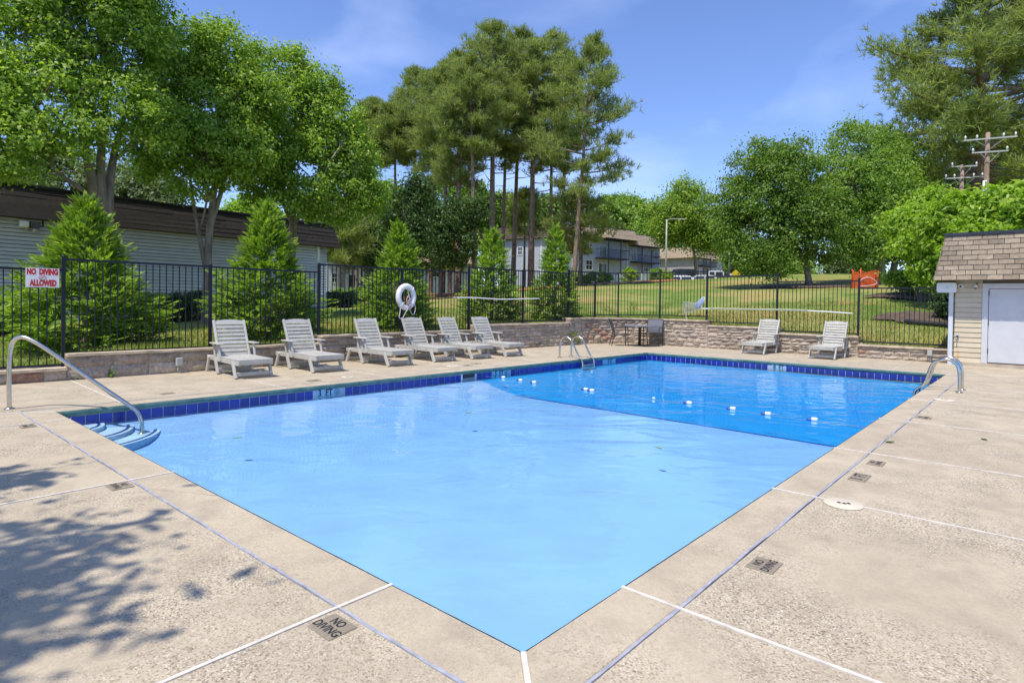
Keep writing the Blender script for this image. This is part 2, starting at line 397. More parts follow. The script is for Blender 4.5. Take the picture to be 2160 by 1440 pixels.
def tree(name, label, cat, base, stems, lobes, n, per, crad, lsize, leaf, bark, seed, group=None, nlimb=24, up=.55, lo=.5, r_limb=.07, asp=.62):
    """broad-leaved tree: stems = [[(x,y,z,r), ...], ...]; lobes = ellipsoids of the crown"""
    rg = rng_of(seed); t = thing(name, label, cat, base, group)
    cen, d, li = crown_clumps(rg, lobes, n, lo)
    mb = MB()
    for s in stems: 
        q = smooth_path([p[:3] for p in s], 4); rr = []
        for i in range(len(s)-1): rr += [s[i][3]+(s[i+1][3]-s[i][3])*j/4 for j in range(4)]
        mb.tube(q, rr+[s[-1][3]], 8, cap=False)
    mb.build('trunk', bark, t)
    lb = MB(); pick = rg.choice(n, min(nlimb, n), replace=False); st = []; tg = []
    for k in pick:
        s = stems[rg.integers(len(stems))]; a = s[-1] if rg.random() < .6 else s[max(0, len(s)-2)]
        b = min((x for x in stems), key=lambda x: (Vector(x[-1][:3])-Vector(cen[k])).length)
        a = b[-1] if rg.random() < .65 else b[max(0, len(b)-2)]
        st.append(a[:3]); tg.append(cen[k])
    limb_tubes(lb, rg, st, tg, r_limb, .012); lb.build('branches', bark, t)
    quad_obj('crown', leaves_at(rg, cen, d, per, crad, lsize, up=up, asp=asp), leaf, t)
    return t

def needle_tufts(rg, P, D, k, length, width):
    """P tuft bases, D shoot directions: k thin needles fan out of each"""
    n = len(P)*k; C = np.repeat(P, k, 0); Dd = np.repeat(D, k, 0)
    dirs = unit(Dd*.75+rg.normal(size=(n, 3))*.62+np.array([0, 0, .15]))
    L = (length*(.7+.6*rg.random(n))).reshape(-1, 1)
    side = unit(np.cross(dirs, rg.normal(size=(n, 3))))*width
    base = C+rg.normal(size=(n, 3))*.04
    v = np.stack([base-side*.6, base+side*.6, base+dirs*L+side*.35, base+dirs*L-side*.35], 1)
    return v.reshape(-1, 3)

def pine(name, label, base, top, z_crown, rmax, seed, r0=.22, group=None, nb=34, tufts=34, nl=.34, nw=.035, k=9, prof=None, stub=5, leafm=None, droop=0., bend=(0, 0)):
    rg = rng_of(seed); t = thing(name, label, 'pine tree', base, group)
    base, top = Vector(base), Vector(top); mb = MB(); n = 9
    def at(f): 
        p = base.lerp(top, f); w = math.sin(f*math.pi); return p+Vector((bend[0]*w, bend[1]*w, 0))
    pts = [at(i/n) for i in range(n+1)]
    mb.tube(pts, [r0*(1-.86*(i/n)**1.15) for i in range(n+1)], 8, cap=False); mb.build('trunk', M['pine_bark'], t)
    f0 = (z_crown-base.z)/(top.z-base.z); lb = MB(); P = []; D = []
    prof = prof or (lambda u: (.55+.45*min(1, u/.35))*(1-max(0, u-.35)/.65)**.55)
    for b in range(nb+stub):
        live = b < nb
        u = ((b+rg.random())/nb) if live else -rg.random()*.55
        f = f0+(1-f0)*min(u*.97, .985) if live else f0*(1+u*.6)
        st = at(f); az = b*2.39996+rg.normal()*.4
        L = rmax*prof(min(max(u, 0), 1))*(.65+.5*rg.random()) if live else rmax*(.2+.35*rg.random())
        el = (.05+.75*max(u, 0)**1.5) if live else rg.normal()*.15
        el -= droop*(1-max(u, 0))
        dv = Vector((math.cos(az)*math.cos(el), math.sin(az)*math.cos(el), math.sin(el)))
        end = st+dv*L+Vector((0, 0, .10*L)); mid = st+dv*L*.5-Vector((0, 0, .04*L))
        q = bez(st, mid, end, 6); lb.tube(q, [max(.012, .055*(1-.16*i))*(L/3+.4)*(r0/.22)**.45 for i in range(6)], 4, cap=False)
        if not live: continue
        m = max(6, int(tufts*(.4+.6*L/rmax)))
        s = .48+.56*rg.random(m)**.8
        qa = np.array([tuple(x) for x in q]); idx = np.clip(s*5, 0, 4.999); i0 = idx.astype(int); fr = (idx-i0).reshape(-1, 1)
        pb = qa[i0]*(1-fr)+qa[i0+1]*fr
        sp = (rg.normal(size=(m, 3))*np.array([1, 1, .5]))*(.22+.13*L*np.minimum(1, s)).reshape(-1, 1)*.8
        P.append(pb+sp); D.append(unit(np.array(dv)*.35+sp*.8+np.array([0, 0, .8])))
        for j in rg.choice(m, min(4, m), replace=False): lb.tube([tuple(pb[j]), tuple(pb[j]+sp[j])], [.018, .008], 3, cap=False)
    lb.build('branches', M['pine_bark'], t)
    quad_obj('crown', needle_tufts(rg, np.concatenate(P), np.concatenate(D), k, nl, nw), leafm or M['leaf_pine'], t)
    return t

def arborvitae(label, base, h, r, seed, n=1500, group=None, prof=None):
    rg = rng_of(seed); t = thing('arborvitae_shrub', label, 'shrub', base, group); base = Vector(base)
    mb = MB(); mb.tube([base, base+Vector((.03, 0, h*.5)), base+Vector((0, .02, h*.97))], [.07, .045, .01], 6, cap=False); mb.build('trunk', M['bark'], t)
    prof = prof or (lambda u: np.interp(u, [0, .12, .25, .42, .55, .7, .85, .95, 1], [.86, .98, 1, .80, .54, .42, .25, .10, .03]))
    u = rg.random(n*3)
    u = u[rg.random(n*3) < prof(u)*.9+.12][:n]; n = len(u)
    az = rg.random(n)*2*np.pi; bulge = 1+.18*np.sin(az*3+u*9+seed)+.16*np.sin(az*5-u*23)+.14*np.sin(az*11+u*37)
    rr = r*prof(u)*bulge*(.42+.6*rg.random(n)**.55)
    out = np.stack([np.cos(az), np.sin(az), np.zeros(n)], 1)
    P = np.array(base)+out*rr.reshape(-1, 1)+np.stack([np.zeros(n), np.zeros(n), .04+u*h*.93], 1)
    D = unit(out*1.0+np.array([0, 0, .10])+rg.normal(size=(n, 3))*np.array([.42, .42, .22])+np.array([0, 0, 1])*(u**2.2).reshape(-1, 1)*1.1)
    S = unit(np.cross(D, rg.normal(size=(n, 3))*.38+np.array([0, 0, 1])+out*.25))      # each spray is a flat fan
    L = (.17+.20*rg.random(n)**1.5)*(1.0-.15*u); V_ = []
    for k in range(9):
        f = k/8; sgn = 1 if k % 2 else -1
        c = P+D*(L*f).reshape(-1, 1)+S*(L*sgn*(.34*(1-f*.85))).reshape(-1, 1)*.7
        tdir = D*1.0+S*sgn*(.9*(1-f)); nrm = np.cross(D, S)+rg.normal(size=(n, 3))*.25
        V_.append(diamonds(c, nrm, tdir, L*.62*(1-.35*f), L*.20*(1-.3*f), .06))
    quad_obj('foliage', np.concatenate(V_), M['leaf_arbor'], t)
    return t

def leafy(name, label, cat, ells, n, per, crad, lsize, leaf, seed, group=None, up=.5, stems=True, base=None, asp=.6, lo=.45, kind=None):
    """bush or hedge: ellipsoids of leaves on a few stems"""
    rg = rng_of(seed); e0 = ells[0]
    base = base or (e0[0], e0[1], min(e[2]-e[5] for e in ells)); t = thing(name, label, cat, base, group)
    cen, d, _ = crown_clumps(rg, ells, n, lo); b = np.array(base)
    cen[:, 2] = np.maximum(cen[:, 2], b[2]+.06)
    if stems:
        mb = MB(); pk = rg.choice(n, min(12, n), replace=False)
        limb_tubes(mb, rg, [tuple((b*.0+np.array([cen[k][0]*.5+b[0]*.5, cen[k][1]*.5+b[1]*.5, b[2]]))) for k in pk], [cen[k] for k in pk], .025, .008); mb.build('stem', M['bark'], t)
    quad_obj('foliage', leaves_at(rg, cen, d, per, crad, lsize, up=up, asp=asp), leaf, t)
    return t
# ================================================================ POOL, DECK
A, B, C, D = G(1104, 1375), G(119, 868), G(1365.6, 743), G(1995.5, 789)
A.z = B.z = C.z = D.z = 0
UP = Vector((0, 0, 1))
def frame(P, Q):
    u = (Q-P).normalized(); return u, Vector((-u.y, u.x, 0)), (Q-P).length
uL, nL, LBC = frame(B, C); uR, nR, LCD = frame(C, D); uA, nA, LDA = frame(D, A); uB, nB, LAB = frame(A, B)
SIDES = {'AB': (A, uB, nB, LAB), 'BC': (B, uL, nL, LBC), 'CD': (C, uR, nR, LCD), 'DA': (D, uA, nA, LDA)}
def side(k, s, d, z=0):
    P, u, n, L = SIDES[k]; return P+u*s+n*d+Vector((0, 0, z))
WATER = -.155

deck = tag(MB().box(0, .01, 0, .01, -.2, -.19).build('pool_deck', M['concrete'], None, origin=(0, 0, 0)), 'sunlit tan exposed aggregate concrete deck laid in slabs round the pool', None, None, 'structure')
COP = .31
JOINTS = {'AB': [.88, 3.79, 6.95], 'BC': [.75, 3.0, 5.08, 7.4, 9.7, 12.0], 'CD': [1.0, 3.9, 6.2],
          'DA': [LDA-11.7, LDA-9.4, LDA-7.15, LDA-4.92, LDA-3.05, LDA-.78]}
OUT = {'AB': 5.6, 'BC': 3.55, 'CD': 3.55, 'DA': 5.6}
gap = .011
order = ['AB', 'BC', 'CD', 'DA']
for i, k in enumerate(order):
    P_, u_, n_, L_ = SIDES[k]
    kp, kn = order[i-1], order[(i+1) % 4]
    def ends(d, k=k, kp=kp, kn=kn, L_=L_):        # mitred ends at outward distance d (scaled to the neighbour's reach)
        if d <= COP+.03: return -d, L_+d
        return -d*OUT[kp]/OUT[k], L_+d*OUT[kn]/OUT[k]
    cuts = [None]+sorted(JOINTS[k])+[None]
    for nm, d0, d1, m in (('coping_slab', 0, COP-.008, M['coping']), ('deck_slab', COP+.008, OUT[k], M['concrete'])):
        for a, b in zip(cuts[:-1], cuts[1:]):
            q = []
            for d in (d0, d1):
                e0, e1 = ends(d)
                q.append((e0+gap*1.2 if a is None else a+gap, e1-gap*1.2 if b is None else b-gap))
            poly = [side(k, q[0][0], d0), side(k, q[0][1], d0), side(k, q[1][1], d1), side(k, q[1][0], d1)]
            mb = MB(); mb.prism(poly[::-1], -.09 if nm == 'coping_slab' else -.06, rnd.uniform(-.0015, .0015))
            mb.build(nm, m, deck, bevel=.006)
    for s in JOINTS[k]:
        mb = MB(); w = .010
        pts0 = []; pts1 = []; nseg = 16
        for j in range(nseg+1):
            d = -.004+(OUT[k]+.004)*j/nseg; jj = rnd.uniform(-.0025, .0025)
            pts0.append(side(k, s-w+jj, d)); pts1.append(side(k, s+w+jj, d))
        mb.prism((pts0+pts1[::-1]), -.05, .004); mb.build('joint_strip', M['joint'], deck)
    mb = MB(); w = .0075; p0 = []; p1 = []; e0, e1 = ends(COP); nseg = 60
    for j in range(nseg+1):
        s = e0+(e1-e0)*j/nseg; jj = rnd.uniform(-.006, .006); w2 = w*rnd.uniform(.75, 1.35)
        p0.append(side(k, s, COP+jj-w2)); p1.append(side(k, s, COP+jj+w2))
    mb.prism((p1+p0[::-1]), -.05, .003); mb.build('caulk_line', M['caulk'], deck)
for X, k, kp in ((A, 'AB', 'DA'), (B, 'BC', 'AB'), (D, 'DA', 'CD')):   # mitre strips at the corners
    P_, u_, n_, L_ = SIDES[k]; dv = (side(k, -OUT[kp], OUT[k])-X); sd = Vector((-dv.y, dv.x, 0)).normalized()*.012
    q = X+dv
    MB().prism([X+sd, X-sd, q-sd, q+sd][::-1], -.05, .0045).build('joint_strip', M['joint'], deck)
# the face of the nosing along the two far edges, stained teal by years of splash
m, nt, b = newmat('stained_coping_face'); p = pos(nt)
c = ramp(nt, noise(nt, p, 5, 7, .7), [(.3, (.045, .11, .095)), (.55, (.10, .20, .17)), (.75, (.25, .29, .23))])
nt.links.new(c, b.inputs['Base Color']); b.inputs['Roughness'].default_value = .6; bump(nt, b, noise(nt, p, 40, 4), .5, .01); M['coping_face'] = m
for k in ('BC', 'CD', 'AB', 'DA'):
    L_ = SIDES[k][3]; n = int(L_/.1); mb = MB(); vs = []
    for j in range(n+1):
        s = L_*j/n; e = rnd.uniform(-.004, .004)
        vs += [side(k, s, -.004+e*.3, -.003), side(k, s, -.016+e, -.022), side(k, s, -.017+e, -.060), side(k, s, -.002, -.078+e)]
    fs = [(4*j+i, 4*j+i+1, 4*j+i+5, 4*j+i+4) for j in range(n) for i in range(3)]
    mb.add(vs, fs, True); mb.build('coping_face', M['coping_face' if k in ('BC', 'CD') else 'coping'], deck)

# ---- basin
def plaster(name, col):
    m, nt, b = newmat(name); p = pos(nt)
    c = ramp(nt, noise(nt, p, 1.6, 5), [(.3, tuple(x*.93 for x in col)), (.7, tuple(min(1, x*1.05) for x in col))])
    nt.links.new(c, b.inputs['Base Color']); b.inputs['Roughness'].default_value = .8; return m
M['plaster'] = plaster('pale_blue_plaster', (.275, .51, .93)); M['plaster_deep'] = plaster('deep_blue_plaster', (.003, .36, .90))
M['scatter_lit_plaster'] = plaster('scatter_lit_plaster', (.42, .66, .92)); M['step_plaster'] = plaster('step_plaster', (.50, .72, .95)); M['line_blue'] = mat('blue_line_tile', (.01, .05, .34), .3)  # wall plaster is paler, standing in for light scattered through the water
M['water_tile'] = mat('cobalt_tile', (.012, .022, .26), .12, var=.2, scale=20, ovar=.25, spec=.6)
M['grout'] = mat('pale_grout', (.42, .48, .55), .8)
basin = tag(MB().box(0, .01, 0, .01, -2.4, -2.39).build('pool_basin', M['plaster'], None, origin=(0, 0, 0)), 'painted pool shell, pale blue shallow end and deep blue far end', None, None, 'structure')
ZS, SBRK = -.43, 7.3
def bed(s, w, z): return B+uL*s-nL*w+Vector((0, 0, z))          # s along the long side, w across
WID = LAB+.02
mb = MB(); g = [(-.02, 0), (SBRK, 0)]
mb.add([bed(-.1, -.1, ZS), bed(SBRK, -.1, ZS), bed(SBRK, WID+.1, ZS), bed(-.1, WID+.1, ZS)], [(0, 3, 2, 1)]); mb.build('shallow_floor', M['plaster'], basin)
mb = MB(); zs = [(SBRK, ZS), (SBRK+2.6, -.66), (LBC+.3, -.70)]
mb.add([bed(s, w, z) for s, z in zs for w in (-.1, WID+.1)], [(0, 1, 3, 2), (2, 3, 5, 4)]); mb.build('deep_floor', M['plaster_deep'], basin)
for nm, s0, s1, m_ in (('added_cove', -.1, SBRK, 'plaster'), ('added_cove', SBRK, LBC+.1, 'plaster_deep')):  # coves added so a sunlit slope replaces the unlit underwater wall
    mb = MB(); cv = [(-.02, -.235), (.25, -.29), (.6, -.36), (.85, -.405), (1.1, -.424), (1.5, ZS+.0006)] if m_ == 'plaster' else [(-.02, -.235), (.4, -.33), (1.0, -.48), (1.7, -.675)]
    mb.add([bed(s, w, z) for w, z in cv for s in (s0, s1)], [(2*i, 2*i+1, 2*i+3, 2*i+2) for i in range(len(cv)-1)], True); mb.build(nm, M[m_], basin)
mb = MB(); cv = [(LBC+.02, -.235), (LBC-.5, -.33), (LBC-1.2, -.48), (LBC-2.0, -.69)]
mb.add([bed(s, w, z) for s, z in cv for w in (-.1, WID+.1)], [(2*i, 2*i+1, 2*i+3, 2*i+2) for i in range(3)], True); mb.build('added_cove', M['plaster_deep'], basin)
MB().obox(bed(SBRK-.06, WID/2, ZS+.001), uL*.03, nL*(WID/2), UP*.005).build('break_line', M['line_blue'], basin)
for k in order:
    L_ = SIDES[k][3]
    if k in ('BC', 'DA'):
        f = (lambda s: s) if k == 'BC' else (lambda s: L_-s)
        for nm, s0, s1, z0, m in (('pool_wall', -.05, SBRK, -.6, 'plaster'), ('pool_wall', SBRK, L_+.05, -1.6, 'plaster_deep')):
            MB().obox(side(k, f((s0+s1)/2), .065, (z0-.02)/2), SIDES[k][1]*((s1-s0)/2), SIDES[k][2]*.05, UP*((-.02-z0)/2)).build(nm, M['scatter_lit_plaster' if m == 'plaster' else m], basin)
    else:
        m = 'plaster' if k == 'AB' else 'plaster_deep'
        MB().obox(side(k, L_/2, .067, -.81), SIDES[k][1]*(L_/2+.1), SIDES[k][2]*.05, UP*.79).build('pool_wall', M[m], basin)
# grout band and cobalt tiles along the two far walls
tile_mesh = MB().box(-.070, .070, -.004, .006, -.15, -.012).mesh('tile', M['water_tile'], bevel=.003)
skip = []
def s_on(k, px, py=800):
    P_, u_, n_, L_ = SIDES[k]; return (on_plane(px, py, P_, n_)-P_).dot(u_)
MARK = [('BC', s_on('BC', 668, 828), s_on('BC', 717, 828), '3  FT', True), ('BC', s_on('BC', 1042, 787), s_on('BC', 1071, 785), '5  FT', True),
        ('BC', s_on('BC', 1275, 761), s_on('BC', 1298, 761), '9 FT', False), ('CD', s_on('CD', 1629, 776), s_on('CD', 1656, 776), '8  FT', False)]
SK = (s_on('BC', 975, 795), s_on('BC', 1001, 793))
PITCH_T = .1503
for k, L_ in (('BC', LBC), ('CD', LCD), ('AB', LAB), ('DA', LDA)):
    P_, u_, n_, _ = SIDES[k]
    MB().obox(side(k, L_/2, .009, -.165), u_*(L_/2), n_*.006, UP*.088).build('grout_band', M['grout'], basin)
    if k in ('AB', 'DA'): 
        MB().obox(side(k, L_/2, .0, -.15), u_*(L_/2), n_*.003, UP*.068).build('tile_band', M['water_tile'], basin); continue
    mt = Matrix((u_, n_, UP)).transposed()
    for j in range(int(L_/PITCH_T)):
        s = .076+j*PITCH_T
        if any(kk == k and a-.05 < s < b_+.05 for kk, a, b_, _, _ in MARK) or (k == 'BC' and SK[0]-.07 < s < SK[1]+.07): continue
        inst(tile_mesh, 'tile', basin, side(k, s, .0, -.072), mtx=mt)
M['marker_tile'] = mat('pale_marker_tile', (.30, .50, .62), .3, var=.05)
for k, a, b_, s, sym in MARK:
    P_, u_, n_, _ = SIDES[k]; c0 = side(k, (a+b_)/2, .0, -.148)
    plate = MB().obox(c0, u_*((b_-a)/2), n_*.005, UP*.068).build('depth_marker', M['marker_tile'], basin)
    w_ = b_-a; rd = u_ if k == 'BC' else u_
    tc = c0-n_*.0065+u_*(-w_*.14 if sym else 0)+UP*.010
    text_obj(s, .155 if sym else .15, 'lettering', M['black'], plate, tc, u_, UP, .004, sx=.82)
    if sym:
        r = MB(); cc = c0-n_*.0062+u_*(w_*.36)+UP*.012; pts = [cc+(u_*math.cos(t)+UP*math.sin(t))*.045 for t in [2*math.pi*i/20 for i in range(20)]]
        r.tube(pts, .0035, 4, closed=True); r.bar(cc-(u_+UP)*.030, cc+(u_+UP)*.030, .005, .005, n_); r.bar(cc-(u_-UP)*.030, cc+(u_-UP)*.030, .005, .005, n_)
        r.build('no_diving_symbol', M['black'], plate)
mb = MB(); cs = (SK[0]+SK[1])/2; hw = (SK[1]-SK[0])/2
mb.obox(side('BC', cs, .0, -.11), uL*hw, nL*.004, UP*.045); mb.build('skimmer_mouth', M['black'], basin)
MB().obox(side('BC', cs-hw-.02, -.003, -.12), uL*.02, nL*.006, UP*.06).build('skimmer_frame', M['trim'], basin)
# curved entry steps in the left corner
for j, (r, z) in enumerate(((1.13, -.315), (.82, -.26), (.50, -.205))):
    arc = [B+uL*(r*math.cos(t))-nL*(r*math.sin(t)) for t in [math.pi/2*i/24 for i in range(25)]]
    MB().prism(([B+Vector((0, 0, 0))]+arc)[::-1], ZS+.01, z).build('entry_step', M['step_plaster'], basin)
    a1 = [B+uL*((r-.045)*math.cos(t))-nL*((r-.045)*math.sin(t)) for t in [math.pi/2*i/24 for i in range(25)]]
    a2 = [B+uL*((r-.078)*math.cos(t))-nL*((r-.078)*math.sin(t)) for t in [math.pi/2*i/24 for i in range(25)]]
    MB().prism((a1+a2[::-1]), z+.0005, z+.006).build('step_edge_tile', M['line_blue'], basin)

# ---- water: clear, reflecting by Fresnel with small waves, tinted by its own depth
m, nt, b = newmat('pool_water'); nt.nodes.remove(b); p = pos(nt)
wv = nd(nt, 'ShaderNodeMapping'); wv.inputs['Rotation'].default_value = (0, 0, R(25)); wv.inputs['Scale'].default_value = (1.0, 1.7, 1); nt.links.new(p, wv.inputs[0])
h1 = noise(nt, wv.outputs[0], 1.1, 2, .5, .6); h2 = noise(nt, wv.outputs[0], 3.4, 3, .5, .4)
amp = ramp(nt, noise(nt, p, .28, 2), [(.38, .15), (.62, 1.)])
hh = mth(nt, 'ADD', h1, mth(nt, 'MULTIPLY', mth(nt, 'MULTIPLY', h2, .32), amp))
bp = nd(nt, 'ShaderNodeBump'); bp.inputs['Strength'].default_value = .42; bp.inputs['Distance'].default_value = .05; nt.links.new(hh, bp.inputs['Height'])
fr = nd(nt, 'ShaderNodeFresnel'); fr.inputs['IOR'].default_value = 1.29; nt.links.new(bp.outputs[0], fr.inputs['Normal'])
gl = nd(nt, 'ShaderNodeBsdfGlossy'); gl.inputs['Roughness'].default_value = .02; gl.inputs['Color'].default_value = (1, 1, 1, 1); nt.links.new(bp.outputs[0], gl.inputs['Normal'])
tr = nd(nt, 'ShaderNodeBsdfTransparent'); ms = nd(nt, 'ShaderNodeMixShader')
nt.links.new(fr.outputs[0], ms.inputs[0]); nt.links.new(tr.outputs[0], ms.inputs[1]); nt.links.new(gl.outputs[0], ms.inputs[2])
nt.links.new(ms.outputs[0], nt.nodes['Material Output'].inputs['Surface'])
va = nd(nt, 'ShaderNodeVolumeAbsorption'); va.inputs['Color'].default_value = (.35, .88, .99, 1); va.inputs['Density'].default_value = .25
nt.links.new(va.outputs[0], nt.nodes['Material Output'].inputs['Volume'])
e = .012
wpoly = [A+(nA+nB)*e, B+(nB+nL)*e, C+(nL+nR)*e, D+(nR+nA)*e]
water = MB().prism(wpoly[::-1], -1.55, WATER).build('pool_water', m)
tag(water, 'clear blue rippled pool water reflecting the sky', None, None, 'structure')
# lane rope with its floats
rope_px = [(1020, 792), (1062, 797), (1098, 803), (1127, 807.5), (1236, 822), (1249, 824.5), (1379, 841), (1454, 851), (1546, 863), (1620, 874), (1718, 886)]
rp = [G(x, y, WATER+.005) for x, y in rope_px]
a0, a1 = rp[0], rp[-1]
rope = thing('lane_rope', 'thin rope across the pool carrying white and blue floats', 'lane rope', (a0.x, a0.y, WATER))
end = a1+(a1-rp[-2]).normalized()*1.9
MB().tube([q-UP*.012 for q in rp]+[end-UP*.02], .0045, 5).build('rope', M['float_rope'], rope)
for i, q in enumerate(rp[1:]):
    d = (rp[min(i+2, len(rp)-1)]-rp[i]).normalized(); s = .32 if i == 5 else .56
    fl = MB(); n = 12; sd = Vector((-d.y, d.x, 0))
    prof = [(-.075, .012), (-.07, .040), (-.055, .052), (.055, .052), (.07, .040), (.075, .012)]; vs = []
    for xx, r in prof:
        for kk in range(n):
            w_ = 2*math.pi*kk/n; vs.append(q+d*xx*s+sd*r*math.cos(w_)*s+UP*(r*math.sin(w_)*s+.012))
    fs = [(a*n+kk, a*n+(kk+1) % n, (a+1)*n+(kk+1) % n, (a+1)*n+kk) for a in range(5) for kk in range(n)]
    fl.add(vs, fs, True); fl.build('float', M['white_plastic'], rope)
    if i != 5:
        q2 = q-d*.13*s; mb = MB(); mb.tube([q2-d*.03, q2-d*.025, q2+d*.025, q2+d*.03], [.010, .022, .022, .010], 10); mb.build('blue_float', M['blue_plastic'], rope)

# ================================================================ STONE RETAINING WALLS
PW = 3.28
K = B+nL*PW; den = uL.x*uR.y-uL.y*uR.x
w0 = (C+nR*PW)-K; K = K+uL*((w0.x*uR.y-w0.y*uR.x)/den)          # where the two wall lines meet
RAD = 2.0
p_start = B+nL*PW-uL*7.5; f0, f1 = K-uL*RAD, K+uR*RAD; cc = f0-nL*RAD
WALL = [p_start]
for i in range(11):
    t = (math.pi/2)*i/10; WALL.append(cc+nL*(RAD*math.cos(t))+uL*(RAD*math.sin(t)))
def seg_hit(poly, px, py=745):
    d = ray(px, py); dx, dy = d[0], d[1]
    for i in range(len(poly)-1):
        a, b_ = poly[i], poly[i+1]; e_ = b_-a; dn = dx*e_.y-dy*e_.x
        if abs(dn) < 1e-9: continue
        t = (a.x*e_.y-a.y*e_.x)/dn; s = (a.x*dy-a.y*dx)/dn
        if t > 0 and -1e-6 <= s <= 1+1e-6: return a+e_*s, i, s
    return None
WALL.append(f1+uR*9.0)
wend, i_, s_ = seg_hit(WALL, 2006, 766); WALL[-1] = wend+uR*.05
acc = [0]
for a, b_ in zip(WALL[:-1], WALL[1:]): acc.append(acc[-1]+(b_-a).length)
def at_len(t, off=0.0, z=0.0):
    t = min(max(t, 0), acc[-1]-1e-6)
    for i in range(len(WALL)-1):
        if acc[i+1] >= t:
            a, b_ = WALL[i], WALL[i+1]; d = (b_-a).normalized(); n = Vector((-d.y, d.x, 0))
            return a+d*(t-acc[i])+n*off+Vector((0, 0, z)), d, n
def len_at_px(px, py=745):
    h, i, s = seg_hit(WALL, px, py); return acc[i]+(acc[i+1]-acc[i])*s
BND = [0]+[len_at_px(x) for x in (141, 678, 1000, 1202, 1491, 1643, 1809)]+[acc[-1]]
HGT = [.22, .45, .62, .77, .92, .76, .60, .37]
def wall_top(t):
    for a, b_, h in zip(BND[:-1], BND[1:], HGT):
        if t <= b_: return h
    return HGT[-1]
# a dozen rough stone blanks, shared
m, nt, b = newmat('ledge_stone'); p = pos(nt)
c = ramp(nt, orand(nt), [(0, (.30, .25, .20)), (.16, (.50, .41, .31)), (.34, (.40, .35, .30)), (.5, (.58, .48, .37)), (.64, (.45, .34, .27)), (.78, (.66, .56, .44)), (.90, (.52, .42, .33)), (.955, (.40, .17, .11)), (1, (.16, .14, .125))], 'CONSTANT')
c = mix(nt, .40, c, ramp(nt, noise(nt, p, 7, 7, .65, .5), [(.3, (.19, .155, .12)), (.5, (.50, .41, .315)), (.72, (.78, .69, .56))]), 'MIX')
c = mix(nt, 1., c, ramp(nt, noise(nt, p, 24, 5, .7), [(.3, .68), (.7, 1.25)]), 'MULTIPLY')
nt.links.new(c, b.inputs['Base Color']); b.inputs['Roughness'].default_value = .85; bump(nt, b, noise(nt, p, 20, 7, .75), 1., .04); M['stone'] = m
def stone_mesh(seed, rough):
    rg = random.Random(seed); nx, nz = 5, 4; vs = []; fs = []
    for j in range(nz):
        for i in range(nx):
            edge = i in (0, nx-1) or j in (0, nz-1)
            x = -.5+i/(nx-1)+(rg.uniform(-.02, .02) if edge else rg.uniform(-.07, .07)); z = j/(nz-1)+(rg.uniform(-.035, .035) if edge else rg.uniform(-.1, .1))
            y = (.0 if edge else -rg.uniform(.3, 1.)*rough)
            vs.append((x, y, z))
    for j in range(nz-1):
        for i in range(nx-1): q = j*nx+i; fs.append((q, q+1, q+nx+1, q+nx))
    ring = [i for i in range(nx)]+[nx*(j+1)-1 for j in range(1, nz)]+[nx*(nz-1)+i for i in range(nx-2, -1, -1)]+[nx*j for j in range(nz-2, 0, -1)]
    n0 = len(vs); vs += [(vs[i][0], .5, vs[i][2]) for i in ring]; L = len(ring)
    for i in range(L): a, b_ = ring[i], ring[(i+1) % L]; fs.append((b_, a, n0+i, n0+(i+1) % L))
    mb = MB(); mb.add(vs, fs); return mb.mesh('stone', M['stone'])
STONES = [stone_mesh(i, .30) for i in range(12)]
wl_ = thing('stone_wall', 'low ledgestone wall behind the row of six loungers, stepping up to the corner', 'retaining wall', at_len(BND[1])[0])
wr_ = thing('stone_wall', 'ledgestone wall behind the patio table and two loungers, stepping down to the shed', 'retaining wall', at_len(BND[6])[0])
M['cap'] = mat('wall_cap_stone', (.58, .47, .33), .9, var=.35, scale=5, bmp=.7, bscale=40)
for si in range(8):
    t0, t1, h = BND[si], BND[si+1], HGT[si]; par = wl_ if si < 4 else wr_
    if si == 0: t0 = max(0, t1-6)
    cut = [t0]+[x for x in acc if t0+.02 < x < t1-.02]+[t1]
    def strip(off0, off1, z0, z1, jit=0):
        mb = MB(); vs = []; ts = []
        for a, b_ in zip(cut[:-1], cut[1:]):
            n = max(1, int((b_-a)/.25)); ts += [a+(b_-a)*j/n for j in range(n)]
        ts.append(t1)
        for t in ts:
            j1 = rnd.uniform(-jit, jit); j2 = rnd.uniform(-jit, jit)*.6
            a, d, n = at_len(t); 
            vs += [a+n*(off0+j1)+UP*z0, a+n*off1+UP*z0, a+n*off1+UP*(z1+j2), a+n*(off0+j1)+UP*(z1+j2)]
        fs = [(4*i+q, 4*i+(q+1) % 4, 4*i+4+(q+1) % 4, 4*i+4+q) for i in range(len(ts)-1) for q in range(4)]+[(3, 2, 1, 0), tuple(4*(len(ts)-1)+q for q in range(4))]
        return mb.add(vs, [f[::-1] for f in fs])
    strip(.034, .33, -.02, h-.035).build('mortar', M['mortar'], par)
    strip(-.03, .36, h-.045, h, .010).build('cap', M['cap'], par)
    z = 0.0; big = si < 2
    while z < h-.06:
        ch = rnd.uniform(.17, .24) if big else rnd.uniform(.095, .17)
        if h-.045-z-ch < (.10 if big else .07): ch = h-.045-z
        t = t0+.005
        while t < t1-.05:
            wd = (rnd.uniform(.35, .75) if big else rnd.uniform(.20, .52))
            if t1-t-wd < .16: wd = t1-t
            nsplit = 2 if (not big and ch > .135 and rnd.random() < .4) else 1
            for q in range(nsplit):
                a, d, n = at_len(t+wd/2); hh = ch/nsplit
                gp = .012 if not big else .014
                inst(STONES[rnd.randrange(12)], 'stone', par, a+n*.028+UP*(z+q*hh+gp*.4), mtx=Matrix((d, n, UP)).transposed(), scale=(wd-gp, .15 if big else .15, hh-gp*.8))
            t += wd
        z += ch
